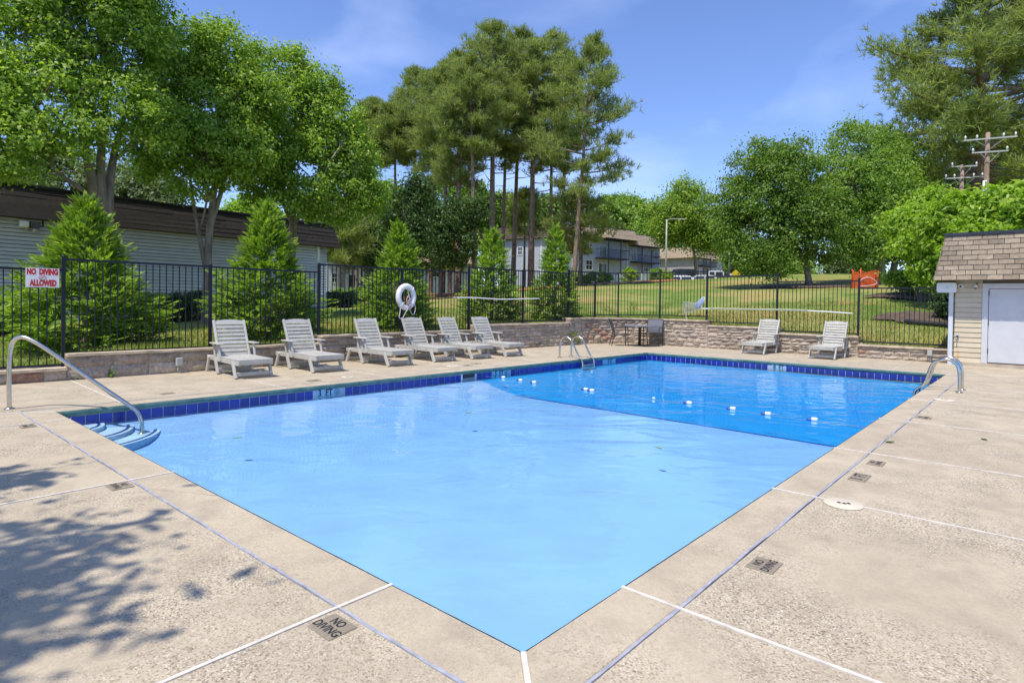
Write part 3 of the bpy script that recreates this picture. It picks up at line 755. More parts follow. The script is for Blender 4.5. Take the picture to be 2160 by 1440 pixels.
# end blocks where a wall steps
# ================================================================ TERRAIN
ctrl = []
t = 0.
while t < acc[-1]:
    for off in (.32, .9): 
        a, d, n = at_len(t, off); ctrl.append((a.x, a.y, min(wall_top(t), wall_top(t+.35), wall_top(max(0, t-.35)))-.035+(.0 if off < .5 else .01)))
    t += .7
def cp(px, py, Y): p = V(px, py, Y); ctrl.append((p.x, p.y, p.z))
for q in ((400, 678, 21.3), (60, 704, 17.5), (310, 690, 19.5), (700, 648, 30.5), (760, 642, 36), (950, 629, 42), (860, 636, 38), (1000, 626, 42), (1130, 612, 46),
          (1230, 603, 48), (1330, 598, 52), (1400, 594, 55), (1480, 592, 52), (1560, 588, 52), (1705, 607, 38), (1650, 583, 52), (1750, 580, 56),
          (1850, 582, 52), (1830, 607, 36), (1950, 612, 28), (1960, 698, 18.3), (1905, 640, 24), (1400, 641, 30), (1600, 640, 28), (1250, 640, 30), (1280, 598, 78), (1000, 618, 70), (800, 626, 70), (1500, 588, 72), (1500, 583, 95)): cp(*q)
for x, y, z in ((-12, 6, .1), (-14, 2, 0), (-11, -6, 0), (0, -12, 0), (10, -9, 0), (16, -2, .1), (18, 8, .3), (16.5, 14, .4), (20, 22, 1.2), (27, 16, .8), (-25, 18, .6), (-18, 24, .8), (-14, 40, 1.2), (-40, 40, 1.2), (-35, 0, 0), (30, -20, 0), (30, 60, 4.6), (55, 60, 4.6), (40, 34, 2.6), (55, 20, 1.5), (0, -60, -.5), (-60, -30, -.3), (70, -30, .3)): ctrl.append((x, y, z))
for i in range(20):
    w_ = 2*math.pi*i/20; ctrl.append((130*math.cos(w_), 130*math.sin(w_), 3.6+1.0*math.sin(w_))); ctrl.append((300*math.cos(w_), 300*math.sin(w_), 3.6))
CT = np.array(ctrl); CX = CT[:, :2]/30.0
def tps(r2): return np.where(r2 > 1e-12, .5*r2*np.log(np.maximum(r2, 1e-12)), 0)
n_ = len(CT); KM = tps(((CX[:, None]-CX[None])**2).sum(2))+np.eye(n_)*4e-4
PM = np.c_[np.ones(n_), CX]; S_ = np.zeros((n_+3, n_+3)); S_[:n_, :n_] = KM; S_[:n_, n_:] = PM; S_[n_:, :n_] = PM.T
sol = np.linalg.solve(S_, np.r_[CT[:, 2], np.zeros(3)])
def terrain(xy):
    q = np.asarray(xy, float).reshape(-1, 2)/30.0
    k = tps(((q[:, None]-CX[None])**2).sum(2)); return k @ sol[:n_]+np.c_[np.ones(len(q)), q] @ sol[n_:]
def tz(x, y): return float(terrain([(x, y)])[0])
loop = []
t = max(0, BND[1]-6)
while t < acc[-1]: 
    a, d, n = at_len(t, .30); loop.append((a.x, a.y)); t += .28
a, d, n = at_len(acc[-1], .30); loop.append((a.x, a.y))
for q in ((14.6, 13.2), (14.5, 9), (13.5, 5), (11.5, 1), (8.5, -2), (4, -5), (-1, -5.5), (-5.5, -4), (-9, -1.5), (-11, 1.5), (-12.3, 4), (-12.6, 5.5)): loop.append(q)
cen0 = np.array([1.6, 10.2]); Lp = np.array(loop); N0 = len(Lp)
# densify the far loop edges
dense = []
for i in range(N0):
    a, b_ = Lp[i], Lp[(i+1) % N0]; k = max(1, int(np.linalg.norm(b_-a)/.9)); dense += [a+(b_-a)*j/k for j in range(k)]
Lp = np.array(dense); N0 = len(Lp); RD = unit(Lp-cen0)
offs = [0, .12, .3, .6, 1, 1.5, 2.1, 2.8, 3.6, 4.5, 5.5, 6.7, 8, 9.5, 11, 13, 15, 17, 19.5, 22, 25, 28, 31, 34.5, 38, 42, 46, 50, 55, 61, 68, 76, 86, 98, 115, 140, 180, 240, 400, 700]
GV = np.concatenate([Lp+RD*o for o in offs]); Z = terrain(GV)
rg = rng_of(3); amp = np.repeat([0 if o < .7 else min(.05, .01*o) for o in offs], N0); Z = Z+rg.normal(size=len(Z))*amp*.35
far = np.repeat(offs, N0); Z = np.where(far > 120, 3.6, np.clip(Z, -1, 7))
vs = [(x, y, z) for (x, y), z in zip(GV, Z)]
fs = [(i*N0+j, (i+1)*N0+j, (i+1)*N0+(j+1) % N0, i*N0+(j+1) % N0) for i in range(len(offs)-1) for j in range(N0)]
m, nt, b = newmat('lawn'); p = pos(nt)
g1 = noise(nt, p, .16, 5, .6); g2 = noise(nt, p, 1.3, 6, .7); g3 = noise(nt, p, 22, 4, .7)
c = ramp(nt, g2, [(.3, (.10, .19, .03)), (.55, (.185, .285, .05)), (.75, (.31, .36, .095))])
c = mix(nt, ramp(nt, g1, [(.42, 0.), (.60, .85)]), c, (.42, .375, .13))
clay = mth(nt, 'MULTIPLY', ramp(nt, noise(nt, p, .33, 5, .65, .6), [(.50, 0.), (.62, .8)]), ramp(nt, g2, [(.35, .2), (.6, .8)]))
c = mix(nt, clay, c, (.55, .30, .13))
c = mix(nt, ramp(nt, g3, [(.3, .45), (.55, 0.)]), c, (.05, .07, .015))
nt.links.new(c, b.inputs['Base Color']); b.inputs['Roughness'].default_value = .95; b.inputs['Specular IOR Level'].default_value = .1
bump(nt, b, g3, .9, .06); M['lawn'] = m
mb = MB(); mb.add(vs, [f[::-1] for f in fs], True); lawn = tag(mb.build('lawn', M['lawn'], None, origin=(0, 0, 0)), 'sloping lawn of patchy yellow green grass with bare clay', None, None, 'structure')
# sub-base of the deck out to the lawn edge
poly = [(x, y) for x, y in Lp]
pw = [P_ for P_ in (A, B, C, D)]
ring = []
for x, y in poly:
    d = np.array([x, y])-cen0; ring.append((x, y))
mb = MB(); inner = []
sq = [side('AB', -.3, .3), side('BC', -.3, .3), side('CD', -.3, .3), side('DA', -.3, .3)]
SQ = [Vector((q.x, q.y, 0)) for q in sq]
for x, y in ring:
    d = Vector((x-cen0[0], y-cen0[1], 0)); best = None
    for i in range(4):
        a, b_ = SQ[i], SQ[(i+1) % 4]; e_ = b_-a; o_ = Vector((cen0[0], cen0[1], 0)); w_ = a-o_; dn = d.x*e_.y-d.y*e_.x
        if abs(dn) < 1e-9: continue
        t_ = (w_.x*e_.y-w_.y*e_.x)/dn; s_ = (w_.x*d.y-w_.y*d.x)/dn
        if t_ > 0 and -1e-6 <= s_ <= 1+1e-6: best = o_+d*t_
    inner.append(best or SQ[0])
n = len(ring)
mb.add([(q.x, q.y, -.045) for q in inner]+[(x+RD[i][0]*.05, y+RD[i][1]*.05, -.012) for i, (x, y) in enumerate(ring)], [(i, (i+1) % n, n+(i+1) % n, n+i) for i in range(n)])
mb.v += []; mb.build('deck_base', M['concrete'], deck)
def drape(name, cx, cy, rx, ry, rot, m, label, seed, lift=.10, jag=.22, par=None):
    """an irregular bed laid on the slope"""
    rg_ = random.Random(seed); n, kr = 40, 7; ph = [rg_.uniform(0, 6.3) for _ in range(4)]; vs = []; xy = []
    for j in range(kr+1):
        for i in range(n):
            w_ = 2*math.pi*i/n; q = 1+jag*(.5*math.sin(3*w_+ph[0])+.35*math.sin(5*w_+ph[1])+.3*math.sin(9*w_+ph[2]))
            r = j/kr*q; x, y = rx*r*math.cos(w_), ry*r*math.sin(w_)
            xy.append((cx+x*math.cos(rot)-y*math.sin(rot), cy+x*math.sin(rot)+y*math.cos(rot)))
    zz = terrain(xy); vs = [(x, y, z+lift+(.05 if i < n*kr else -.05)+rg_.uniform(0, .02)) for i, ((x, y), z) in enumerate(zip(xy, zz))]
    fs = [(j*n+i, (j+1)*n+i, (j+1)*n+(i+1) % n, j*n+(i+1) % n) for j in range(kr) for i in range(n)]
    mb = MB(); mb.add(vs, fs, True); return tag(mb.build(name, m, None), label, None, None, 'structure')
# ================================================================ METAL FENCE
FOFF = .20
FP = []
for i, a in enumerate(WALL):
    if i == 0: d = (WALL[1]-WALL[0]).normalized()
    elif i == len(WALL)-1: d = (WALL[-1]-WALL[-2]).normalized()
    else: d = ((WALL[i+1]-a).normalized()+(a-WALL[i-1]).normalized()).normalized()
    FP.append(a+Vector((-d.y, d.x, 0))*FOFF)
fence_l = thing('metal_fence', 'black metal picket fence along the wall behind the six loungers', 'fence', at_len(BND[2], FOFF)[0])
fence_r = thing('metal_fence', 'black metal picket fence round the far corner and down to the shed', 'fence', at_len(BND[6], FOFF)[0])
UB = MB().box(-.5, .5, -.5, .5, 0, 1)
picket_mesh = UB.mesh('picket', M['fence']); post_mesh = UB.mesh('post', M['fence'])
cap_mesh = MB().lathe([(.036, 0), (.036, .012), (.022, .026), (.008, .034)], seg=10).mesh('post_cap', M['fence'])
# (px, top, bottom) of the posts and the rails of the panel that follows (top left, top right, bottom left, bottom right)
POSTS = [(-190, 531, 800), (133.5, 538, 776), (443, 556, 737), (672, 554, 724), (847, 565, 704), (988, 560, 693), (1102, 568, 682), (1198.5, 568, 681), (1254, 572, 666), (1303, 574, 665), (1391, 569, 669), (1490, 566, 684), (1638, 576, 704), (1810, 585, 727), (2003, 596, 731)]
RAILS = [(563, 570, 783, 769), (547, 562, 743.5, 732.5), (564, 573.5, 732, 720.5), (559, 566.5, 706, 699.5), (567, 575, 699.5, 691.5), (564, 571, 683, 678), (571, 576, 677.5, 675),
         (572, 575, 667, 664.5), (575.5, 576.5, 664.5, 663.5), (576.5, 575, 663.5, 665), (575, 573, 665, 667), (583.5, 580.5, 680, 682), (594.5, 592, 697.5, 703.5), (608, 607, 721, 727)]
hits = [seg_hit(FP, q[0], 700)[0] if i else FP[0]+uL*3.3 for i, q in enumerate(POSTS)]
for i, (px, yt, yb) in enumerate(POSTS):
    par = fence_l if i < 7 else fence_r; h = hits[i]
    if i == 14: continue
    z1 = V(px, yt, h.y).z if i else 1.75; tt = len_at_px(px) if i else .5
    z0 = min(wall_top(tt-.2), wall_top(tt+.2))-.02
    d = (hits[min(i+1, 14)]-hits[max(i-1, 0)]); ang = math.atan2(d.y, d.x)
    o = inst(post_mesh, 'post', par, (h.x, h.y, z0), ang, (.055, .055, z1-z0-.03)); c = bpy.data.objects.new('post_cap', cap_mesh); COL.objects.link(c); c.parent = o
    c.location = (0, 0, 1); c.scale = (1/.055, 1/.055, 1/(z1-z0-.03))
for i, (ta, tb, ba, bb) in enumerate(RAILS):
    par = fence_l if i < 7 else fence_r; a, b_ = hits[i], hits[i+1]
    if i == 0: ta = ta; za = zb = None
    zt = (V(POSTS[i][0], ta, a.y).z+V(POSTS[i+1][0], tb, b_.y).z)/2 if i else V(133, tb, b_.y).z
    zb_ = (V(POSTS[i][0], ba, a.y).z+V(POSTS[i+1][0], bb, b_.y).z)/2 if i else V(133, bb, b_.y).z
    d = (b_-a); L = d.length; d.normalize(); n = Vector((-d.y, d.x, 0))
    for z, w_ in ((zt, .038), (zb_, .036)):
        MB().obox(a+d*L/2+UP*z, d*(L/2-.026), n*.016, UP*w_/2).build('rail', M['fence'], par)
    k = max(6, round(L/.113)); ang = math.atan2(d.y, d.x)
    for j in range(1, k):
        q = a+d*(L*j/k); inst(picket_mesh, 'picket', par, (q.x, q.y, zb_), ang, (.0155, .0155, zt-zb_))
def fence_z(px, py): h = seg_hit(FP, px, py)[0]; return V(px, py, h.y)
def fence_dir(px):
    h, i, s = seg_hit(FP, px, 680); d = (FP[i+1]-FP[i]).normalized(); return d, Vector((-d.y, d.x, 0))

# ================================================================ SHED on the right
S0 = G(2009, 768.5); su = Vector((.735, -.678, 0)).normalized(); sn = Vector((su.y, -su.x, 0))      # su along the front, sn out of it towards the pool
if sn.x > 0: sn = -sn
sb = -sn                                                       # back direction
shed = thing('pool_shed', 'tan sided pump shed with a white door and a tan shingled mansard roof', 'shed', S0)
HW = 2.22
def sp(u, b_, z): return S0+su*u+sb*b_+UP*z
LS, DSH = 5.6, 3.6
mbw = MB(); mbw.hexa([sp(.02, .03, .08), sp(LS, .03, .08), sp(LS, DSH, .08), sp(.02, DSH, .08), sp(.02, .03, HW), sp(LS, .03, HW), sp(LS, DSH, HW), sp(.02, DSH, HW)]); mbw.build('wall', mat('shed_shadow_gap', (.22, .18, .12), .8), shed)  # backing coloured dark to draw the shadow line under each board
M['slab_pale'] = mat('shed_slab', (.47, .40, .31), .9, var=.2, bmp=.4)
MB().hexa([sp(-.02, -.05, -.02), sp(LS, -.05, -.02), sp(LS, DSH, -.02), sp(-.02, DSH, -.02), sp(-.02, -.05, .085), sp(LS, -.05, .085), sp(LS, DSH, .085), sp(-.02, DSH, .085)]).build('floor_slab', M['slab_pale'], shed)
def shed_u(px, py=690): return (on_plane(px, py, S0, sn)-S0).dot(su)
def shed_z(px, py): return on_plane(px, py, S0, sn).z
uD0, uD1 = shed_u(2071), shed_u(2085)                           # trim and leaf of the door
zTop, zLeaf = shed_z(2080, 598), shed_z(2088, 610)
rows = 17; rh = (HW-.085)/rows; prof = lambda u0, u1, b0, b1: None
for i in range(rows):
    z = .085+i*rh
    for u0, u1 in ((.03, uD0-.004), (uD0+1.42, LS)):
        MB().hexa([sp(u0, -.016, z), sp(u1, -.016, z), sp(u1, .03, z), sp(u0, .03, z), sp(u0, -.003, z+rh*.93), sp(u1, -.003, z+rh*.93), sp(u1, .03, z+rh*.93), sp(u0, .03, z+rh*.93)]).build('siding_board', M['siding_tan'], shed)
    MB().hexa([sp(.004, .03, z), sp(.03, .03, z), sp(.03, DSH, z), sp(.004, DSH, z), sp(.016, .03, z+rh*.93), sp(.03, .03, z+rh*.93), sp(.03, DSH, z+rh*.93), sp(.016, DSH, z+rh*.93)]).build('siding_board', M['siding_tan'], shed)
z = zTop+.0
fr_ = MB(); DW = 1.12
fr_.hexa([sp(uD0, -.03, .09), sp(uD1-.012, -.03, .09), sp(uD1-.012, .03, .09), sp(uD0, .03, .09), sp(uD0, -.03, zTop), sp(uD1-.012, -.03, zTop), sp(uD1-.012, .03, zTop), sp(uD0, .03, zTop)])
fr_.hexa([sp(uD1-.012, -.029, zLeaf+.012), sp(uD0+1.42, -.029, zLeaf+.012), sp(uD0+1.42, .03, zLeaf+.012), sp(uD1-.012, .03, zLeaf+.012), sp(uD1-.012, -.029, zTop-.001), sp(uD0+1.42, -.029, zTop-.001), sp(uD0+1.42, .03, zTop-.001), sp(uD1-.012, .03, zTop-.001)])
fr_.hexa([sp(uD1+DW, -.03, .09), sp(uD0+1.42, -.03, .09), sp(uD0+1.42, .03, .09), sp(uD1+DW, .03, .09), sp(uD1+DW, -.03, zLeaf), sp(uD0+1.42, -.03, zLeaf), sp(uD0+1.42, .03, zLeaf), sp(uD1+DW, .03, zLeaf)])
fr_.build('door_frame', M['white'], shed)
door = MB().hexa([sp(uD1, -.012, .115), sp(uD1+DW-.01, -.012, .115), sp(uD1+DW-.01, .03, .115), sp(uD1, .03, .115), sp(uD1, -.012, zLeaf), sp(uD1+DW-.01, -.012, zLeaf), sp(uD1+DW-.01, .03, zLeaf), sp(uD1, .03, zLeaf)]).build('door', M['white'], shed)
for z in (.40, 1.08, 1.82): MB().obox(sp(uD1-.004, -.024, z), su*.010, sn*.012, UP*.055).build('hinge', M['dark_metal'], door)
kb = MB(); kb.tube([sp(uD1+DW-.09, -.012, 1.0), sp(uD1+DW-.09, -.05, 1.0)], .012, 8); kb.tube([sp(uD1+DW-.09, -.05, 1.0), sp(uD1+DW-.09, -.06, 1.0), sp(uD1+DW-.09, -.075, 1.0), sp(uD1+DW-.09, -.085, 1.0)], [.02, .03, .028, .012], 10); kb.build('handle', M['steel'], door)
# mansard roof: a front slope and a left slope hung with shingles
OV = .46; zb0 = shed_z(2040, 590)-.02; zt0 = zb0+1.12; IN = .26
mr = MB()
def mp(u, b_, z): return sp(u, b_, z)
OL = .36
low = [mp(-OL, -OV, zb0), mp(LS, -OV, zb0), mp(LS, DSH+OV, zb0), mp(-OL, DSH+OV, zb0)]; top = [mp(-OL+IN*.8, -OV+IN, zt0), mp(LS, -OV+IN, zt0), mp(LS, DSH+OV-IN, zt0), mp(-OL+IN*.8, DSH+OV-IN, zt0)]
roof = mr.hexa(low+top).build('roof', M['shade_soffit'], shed)
SHM = MB().hexa([(0, -.010, 0), (1, -.010, 0), (1, .004, 0), (0, .004, 0), (0, -.002, 1), (1, -.002, 1), (1, .004, 1), (0, .004, 1)]).mesh('shingle', M['shingle'])
sl = (Vector((0, 0, zt0-zb0))+sb*IN); slen = sl.length; sl.normalize(); nrm = su.cross(sl)
sl2 = Vector((0, 0, zt0-zb0))+su*IN*.8; sl2.normalize(); fu2 = -sb
NR = 9; ch = slen/NR
for j in range(NR):
    f = j/NR; u = -OL+IN*.8*f; w_ = .30; st = (0 if j % 2 else -.15)+rnd.uniform(-.02, .02)
    x = u+st
    while x < 3.2:
        x0 = max(x, u); x1 = x+w_-.013
        if x1-x0 > .04:
            mt = Matrix((su, -nrm if nrm.dot(sn) > 0 else nrm, sl)).transposed()
            inst(SHM, 'shingle', roof, mp(x0, -OV+IN*f, zb0+(zt0-zb0)*f)+sn*(.008+rnd.uniform(0, .004)), mtx=mt, scale=(x1-x0, 1.5, ch*.93))
        x += w_
    x = -OV+IN*f; st = rnd.uniform(0, .15)
    y = x-st
    while y < 2.4:
        y0 = max(y, x); y1 = y+w_-.013
        if y1-y0 > .04:
            n2 = (sb).cross(sl2); mt = Matrix((-sb, su, sl2)).transposed()
            inst(SHM, 'shingle', roof, mp(-OL+IN*.8*f, y1, zb0+(zt0-zb0)*f)-su*(.008+rnd.uniform(0, .004)), mtx=mt, scale=(y1-y0, 1.5, ch*.93))
        y += w_
ed = MB(); ez = zt0; i0 = -OV+IN; i1 = -OL+IN*.8
ed.hexa([sp(i1-.05, i0-.05, ez), sp(LS, i0-.05, ez), sp(LS, DSH+.2, ez), sp(i1-.05, DSH+.2, ez), sp(i1-.05, i0-.05, ez+.07), sp(LS, i0-.05, ez+.07), sp(LS, DSH+.2, ez+.07), sp(i1-.05, DSH+.2, ez+.07)]); ed.build('roof_edge', M['roof_edge'], shed)
# fittings on the shed front
cd = MB(); q = sp(-.05, -.02, 0); cd.obox(sp(-.055, -.02, zTop/2-.06), su*.048, sn*.035, UP*(zTop/2-.05)); cd.build('corner_post', M['conduit'], shed, bevel=.006)
bx = thing('junction_box', 'white rounded box on the shed corner above the pale conduit', 'junction box', sp(-.15, -.08, zTop-.12))
bq = MB(); bw, bh = .205, .125; cx_, cz_ = -.14, shed_z(1998, 607)-.0
pts = []
for sx_, sz_, a0_ in ((1, 1, 0), (-1, 1, 90), (-1, -1, 180), (1, -1, 270)):
    for k_ in range(5):
        w_ = R(a0_+k_*22.5); pts.append(sp(cx_+sx_*(bw-.05)+.05*math.cos(w_), -.06, cz_+sz_*(bh-.05)+.05*math.sin(w_)))
bq.extrude(pts, sn*.13); bq.build('case', M['white_plastic'], bx)
MB().obox(sp(cx_+.02, -.193, cz_), su*.03, sn*.004, UP*.02).build('latch', M['conduit'], bx)
lp = thing('wall_lamp', 'round white lamp base under the shed roof beside the corner', 'wall lamp', sp(shed_u(2025), 0, 1.95))
ul = shed_u(2025); zl = shed_z(2025, 603.5)
mb = MB(); mb.tube([sp(ul, -.012, zl), sp(ul, -.05, zl)], .058, 14); mb.build('base', M['white_plastic'], lp); mb = MB(); mb.tube([sp(ul, -.05, zl), sp(ul, -.085, zl-.02)], .022, 10); mb.build('socket', M['black'], lp)
cm_ = thing('security_light', 'small white spot lamp hanging under the shed eave near the door', 'wall lamp', sp(shed_u(2057), 0, 1.95))
ul = shed_u(2057); zl = shed_z(2057, 602)
mb = MB(); mb.tube([sp(ul+.03, -.01, zl+.05), sp(ul+.03, -.06, zl+.05), sp(ul, -.08, zl+.02)], .012, 6); mb.build('arm', M['dark_metal'], cm_)
mb = MB(); mb.tube([sp(ul, -.08, zl+.03), sp(ul, -.085, zl), sp(ul, -.09, zl-.03), sp(ul, -.095, zl-.06)], [.018, .034, .036, .03], 10); mb.build('lamp_head', M['white_plastic'], cm_); mb = MB(); mb.tube([sp(ul, -.095, zl-.06), sp(ul, -.10, zl-.085)], [.03, .024], 10); mb.build('lens', M['black'], cm_)
fc = thing('outdoor_tap', 'small blue handled tap on the shed siding with rust streak below', 'tap', sp(shed_u(2020), 0, .6)); ul = shed_u(2020); zl = shed_z(2020, 712)
mb = MB(); mb.tube([sp(ul, 0, zl), sp(ul, -.08, zl), sp(ul, -.095, zl-.02), sp(ul, -.095, zl-.06)], .012, 8); mb.build('spout', M['steel'], fc)
mb = MB(); mb.tube([sp(ul, -.05, zl+.01), sp(ul, -.05, zl+.045)], .006, 6); mb.tube([sp(ul, -.05, zl+.045), sp(ul, -.05, zl+.06)], .034, 10); mb.build('handle', M['blue_plastic'], fc)
M['rust'] = mat('rust_streak', (.62, .30, .10), .8, var=.3, scale=20)
MB().obox(sp(ul+.02, -.0185, .23), su*.010, sn*.0015, UP*.13).build('rust_stain', M['rust'], shed)
for px, py in ((1962, 750), (375, 768)):
    h, i, s = seg_hit(WALL, px, py); d = (WALL[i+1]-WALL[i]).normalized(); n = Vector((-d.y, d.x, 0))
    o = thing('outlet_box', 'grey outlet box low on the ledgestone wall next to the shed' if px > 1000 else 'grey outlet box low on the block wall left of the first lounger', 'outlet box', h-n*.05)
    zc = V(px, py-6, h.y).z; MB().obox(h-n*.085+UP*zc, d*.055, n*.04, UP*.075).build('case', M['galv'], o, bevel=.008)
    mb = MB()
    for s_ in (-.02, .02): mb.tube([h-n*.08+d*s_+UP*(zc-.07), h-n*.08+d*s_], .013, 6)
    mb.build('conduit', M['galv'], o)

# ================================================================ LOUNGERS
def build_lounger(label):
    t = thing('sun_lounger', label, 'sun lounger', (0, 0, 0), 'grey slatted sun loungers round the pool'); mr_ = M['resin']; BV = .006
    W2, SH = .325, .335
    for y in (-1, 1):                                           # long rails
        MB().box(-.02, 1.68, y*(W2-.035)-.02, y*(W2-.035)+.02, SH-.10, SH-.018).build('side_rail', mr_, t, BV)
    n = 13; x0, x1 = .60, 1.70; w = (x1-x0)/n
    for i in range(n): MB().box(x0+i*w+.004, x0+(i+1)*w-.004, -W2+.015, W2-.015, SH-.016, SH+.008).build('seat_slat', mr_, t, BV)
    MB().box(1.675, 1.70, -W2+.02, W2-.02, SH-.085, SH-.018).build('front_rail', mr_, t, BV)
    ba = R(64); bx, bz = .60, SH-.02; L = .735; dx, dz = -math.cos(ba), math.sin(ba); nx, nz = math.sin(ba), math.cos(ba)
    def bp_(l, y, k): return Vector((bx+dx*l+nx*k, y, bz+dz*l+nz*k))
    back = MB()
    for y in (-1, 1): back.bar(bp_(-.04, y*(W2-.045), 0), bp_(L+.03, y*(W2-.045), 0), .045, .055, (nx, 0, nz))
    bk = back.build('back_frame', mr_, t, BV)
    ns = 9; sw = L/ns
    for i in range(ns):
        l0, l1 = i*sw+.012, (i+1)*sw-.006
        if i < ns-1: MB().obox(bp_((l0+l1)/2, 0, .006), Vector((dx, 0, dz))*(l1-l0)/2, Vector((0, W2-.069, 0)), Vector((nx, 0, nz))*.010).build('back_slat', mr_, t, BV)
        else:
            q = []; m_ = 10
            for j in range(m_+1):
                y = -(W2-.069)+2*(W2-.069)*j/m_; q.append(bp_(l1+.012+.030*(1-(2*j/m_-1)**2), y, -.004))
            q = [bp_(l0, W2-.069, -.004), bp_(l0, -(W2-.069), -.004)]+q
            MB().extrude(q, Vector((nx, 0, nz))*.02).build('back_slat', mr_, t)
    for y in (-1, 1):
        yy = y*(W2-.005)
        MB().bar((1.44, yy, SH-.03), (1.60, yy, .0), .04, .075, (1, 0, 0)).build('leg', mr_, t, BV)
        MB().bar((.50, yy, SH-.02), (.66, yy, .0), .04, .075, (1, 0, 0)).build('leg', mr_, t, BV)
        MB().bar((.16, yy, SH-.03), (.02, yy, .0), .04, .075, (1, 0, 0)).build('leg', mr_, t, BV)
        arm = MB().bar((.36, y*(W2+.005), .575), (.84, y*(W2+.005), .575), .115, .026).build('armrest', mr_, t, .01)
        MB().bar((.50, yy, SH-.06), (.44, yy, .562), .032, .05, (1, 0, 0)).build('arm_support', mr_, t, BV)
        MB().bar((.80, yy, SH-.08), (.71, yy, .562), .032, .05, (1, 0, 0)).build('arm_support', mr_, t, BV)
    for x, z in ((1.565, .075), (.63, .075), (.05, .075)): MB().box(x-.018, x+.018, -W2+.02, W2-.02, z-.035, z+.035).build('crossbar', mr_, t, BV)
    MB().box(.0, .09, -W2+.03, W2-.03, SH-.06, SH-.02).build('crossbar', mr_, t, BV)
    st = MB(); st.bar(bp_(.40, 0, -.03), (.10, 0, SH-.06), .05, .03, (1, 0, 0)); st.build('back_prop', mr_, t, BV)
    return t
proto = None
LNG = [((496, 800), (574, 794), -44, 'grey slatted lounger nearest the handrail, in front of the block wall'),
       ((659, 787), (723, 782), -43, 'grey slatted lounger second from the handrail, before the tall fence post'),
       ((819, 773), (869, 770), -43, 'grey slatted lounger left of the hanging life ring'),
       ((914, 764), (962.5, 761), -42, 'grey slatted lounger directly under the hanging life ring'),
       ((994, 758), (1036, 755), -41, 'grey slatted lounger second nearest the far pool ladder, under the short white pole'),
       ((1064, 752), (1104, 750.5), -40, 'grey slatted lounger nearest the far pool ladder'),
       ((1564, 745), (1612, 748.5), -132, 'grey slatted lounger between the patio table and the other lounger by the shed side'),
       ((1707, 755.3), (1760, 759.5), -131, 'grey slatted lounger nearest the shed')]
for (l, r, hd, lab) in LNG:
    if proto is None: o = proto = build_lounger(lab)
    else: o = copy_tree(proto); o['label'] = lab
    m_ = (G(*l)+G(*r))/2; hd = R(hd+rnd.uniform(-2.5, 2.5)); f_ = Vector((math.cos(hd), math.sin(hd), 0))
    o.location = m_-f_*1.60+UP*.004; o.rotation_euler = (0, 0, hd)

# ================================================================ PATIO TABLE AND CHAIRS
tc = G(1349, 729.5); table = thing('patio_table', 'round grey table on a dark pedestal by the far corner wall', 'table', tc)
TH = V(1349, 686.5, tc.y).z; TH = min(max(TH, .66), .78)
mb = MB(); mb.lathe([(.0, TH-.03), (.56, TH-.028), (.575, TH-.018), (.575, TH-.006), (.56, TH), (.0, TH)], tc, 36); mb.build('tabletop', M['tabletop'], table)
mb = MB(); mb.lathe([(.30, .0), (.31, .012), (.29, .022), (.10, .035), (.05, .06)], tc, 28); mb.build('base', M['dark_metal'], table)
mb = MB(); mb.lathe([(.05, .05), (.05, TH-.05), (.10, TH-.035), (.14, TH-.03)], tc, 14); mb.build('pedestal', M['dark_metal'], table)
def build_chair(label):
    t = thing('patio_chair', label, 'chair', (0, 0, 0), 'dark metal chairs at the round table'); dm = M['dark_metal']
    for y in (-.27, .27):
        MB().tube(smooth_path([(.25, y, 0), (.245, y, .43), (.235, y, .60), (.20, y, .635), (.0, y, .625), (-.20, y, .60)]), .016, 7).build('front_leg', dm, t)
        MB().tube(smooth_path([(-.30, y, 0), (-.22, y, .38), (-.21, y, .50), (-.27, y, .72), (-.34, y, .90)]), .016, 7).build('rear_leg', dm, t)
        MB().tube([(.24, y, .40), (-.21, y, .37)], .014, 6).build('seat_rail', dm, t)
    n = 8; vs = []
    prof = [(.25, .405), (.12, .395), (-.05, .385), (-.18, .385)]
    mb = MB()
    for (xa, za), (xb, zb) in zip(prof[:-1], prof[1:]): mb.hexa([(xa, -.262, za-.008), (xb, -.262, zb-.008), (xb, .262, zb-.008), (xa, .262, za-.008), (xa, -.262, za+.004), (xb, -.262, zb+.004), (xb, .262, zb+.004), (xa, .262, za+.004)][::1])
    mb.build('seat', M['sling'], t)
    prof = [(-.205, .44), (-.222, .54), (-.262, .70), (-.335, .885)]; mb = MB()
    for (xa, za), (xb, zb) in zip(prof[:-1], prof[1:]): mb.hexa([(xa-.006, -.255, za), (xa+.006, -.255, za), (xa+.006, .255, za), (xa-.006, .255, za), (xb-.006, -.255, zb), (xb+.006, -.255, zb), (xb+.006, .255, zb), (xb-.006, .255, zb)])
    mb.build('backrest', M['sling'], t)
    MB().tube([(-.34, -.27, .90), (-.34, .27, .90)], .015, 6).build('top_rail', dm, t)
    return t
c1 = build_chair('dark metal chair seen side on, left of the round table')
q = (G(1293, 728)+G(1320, 729))/2; c1.location = q; c1.rotation_euler = (0, 0, R(-2))
c2 = copy_tree(c1); c2['label'] = 'dark metal chair facing the pool, right of and behind the round table'
q = (G(1363, 727)+G(1378, 731)+G(1391, 728))/3; c2.location = q+Vector((0, .02, 0)); c2.rotation_euler = (0, 0, R(-118))

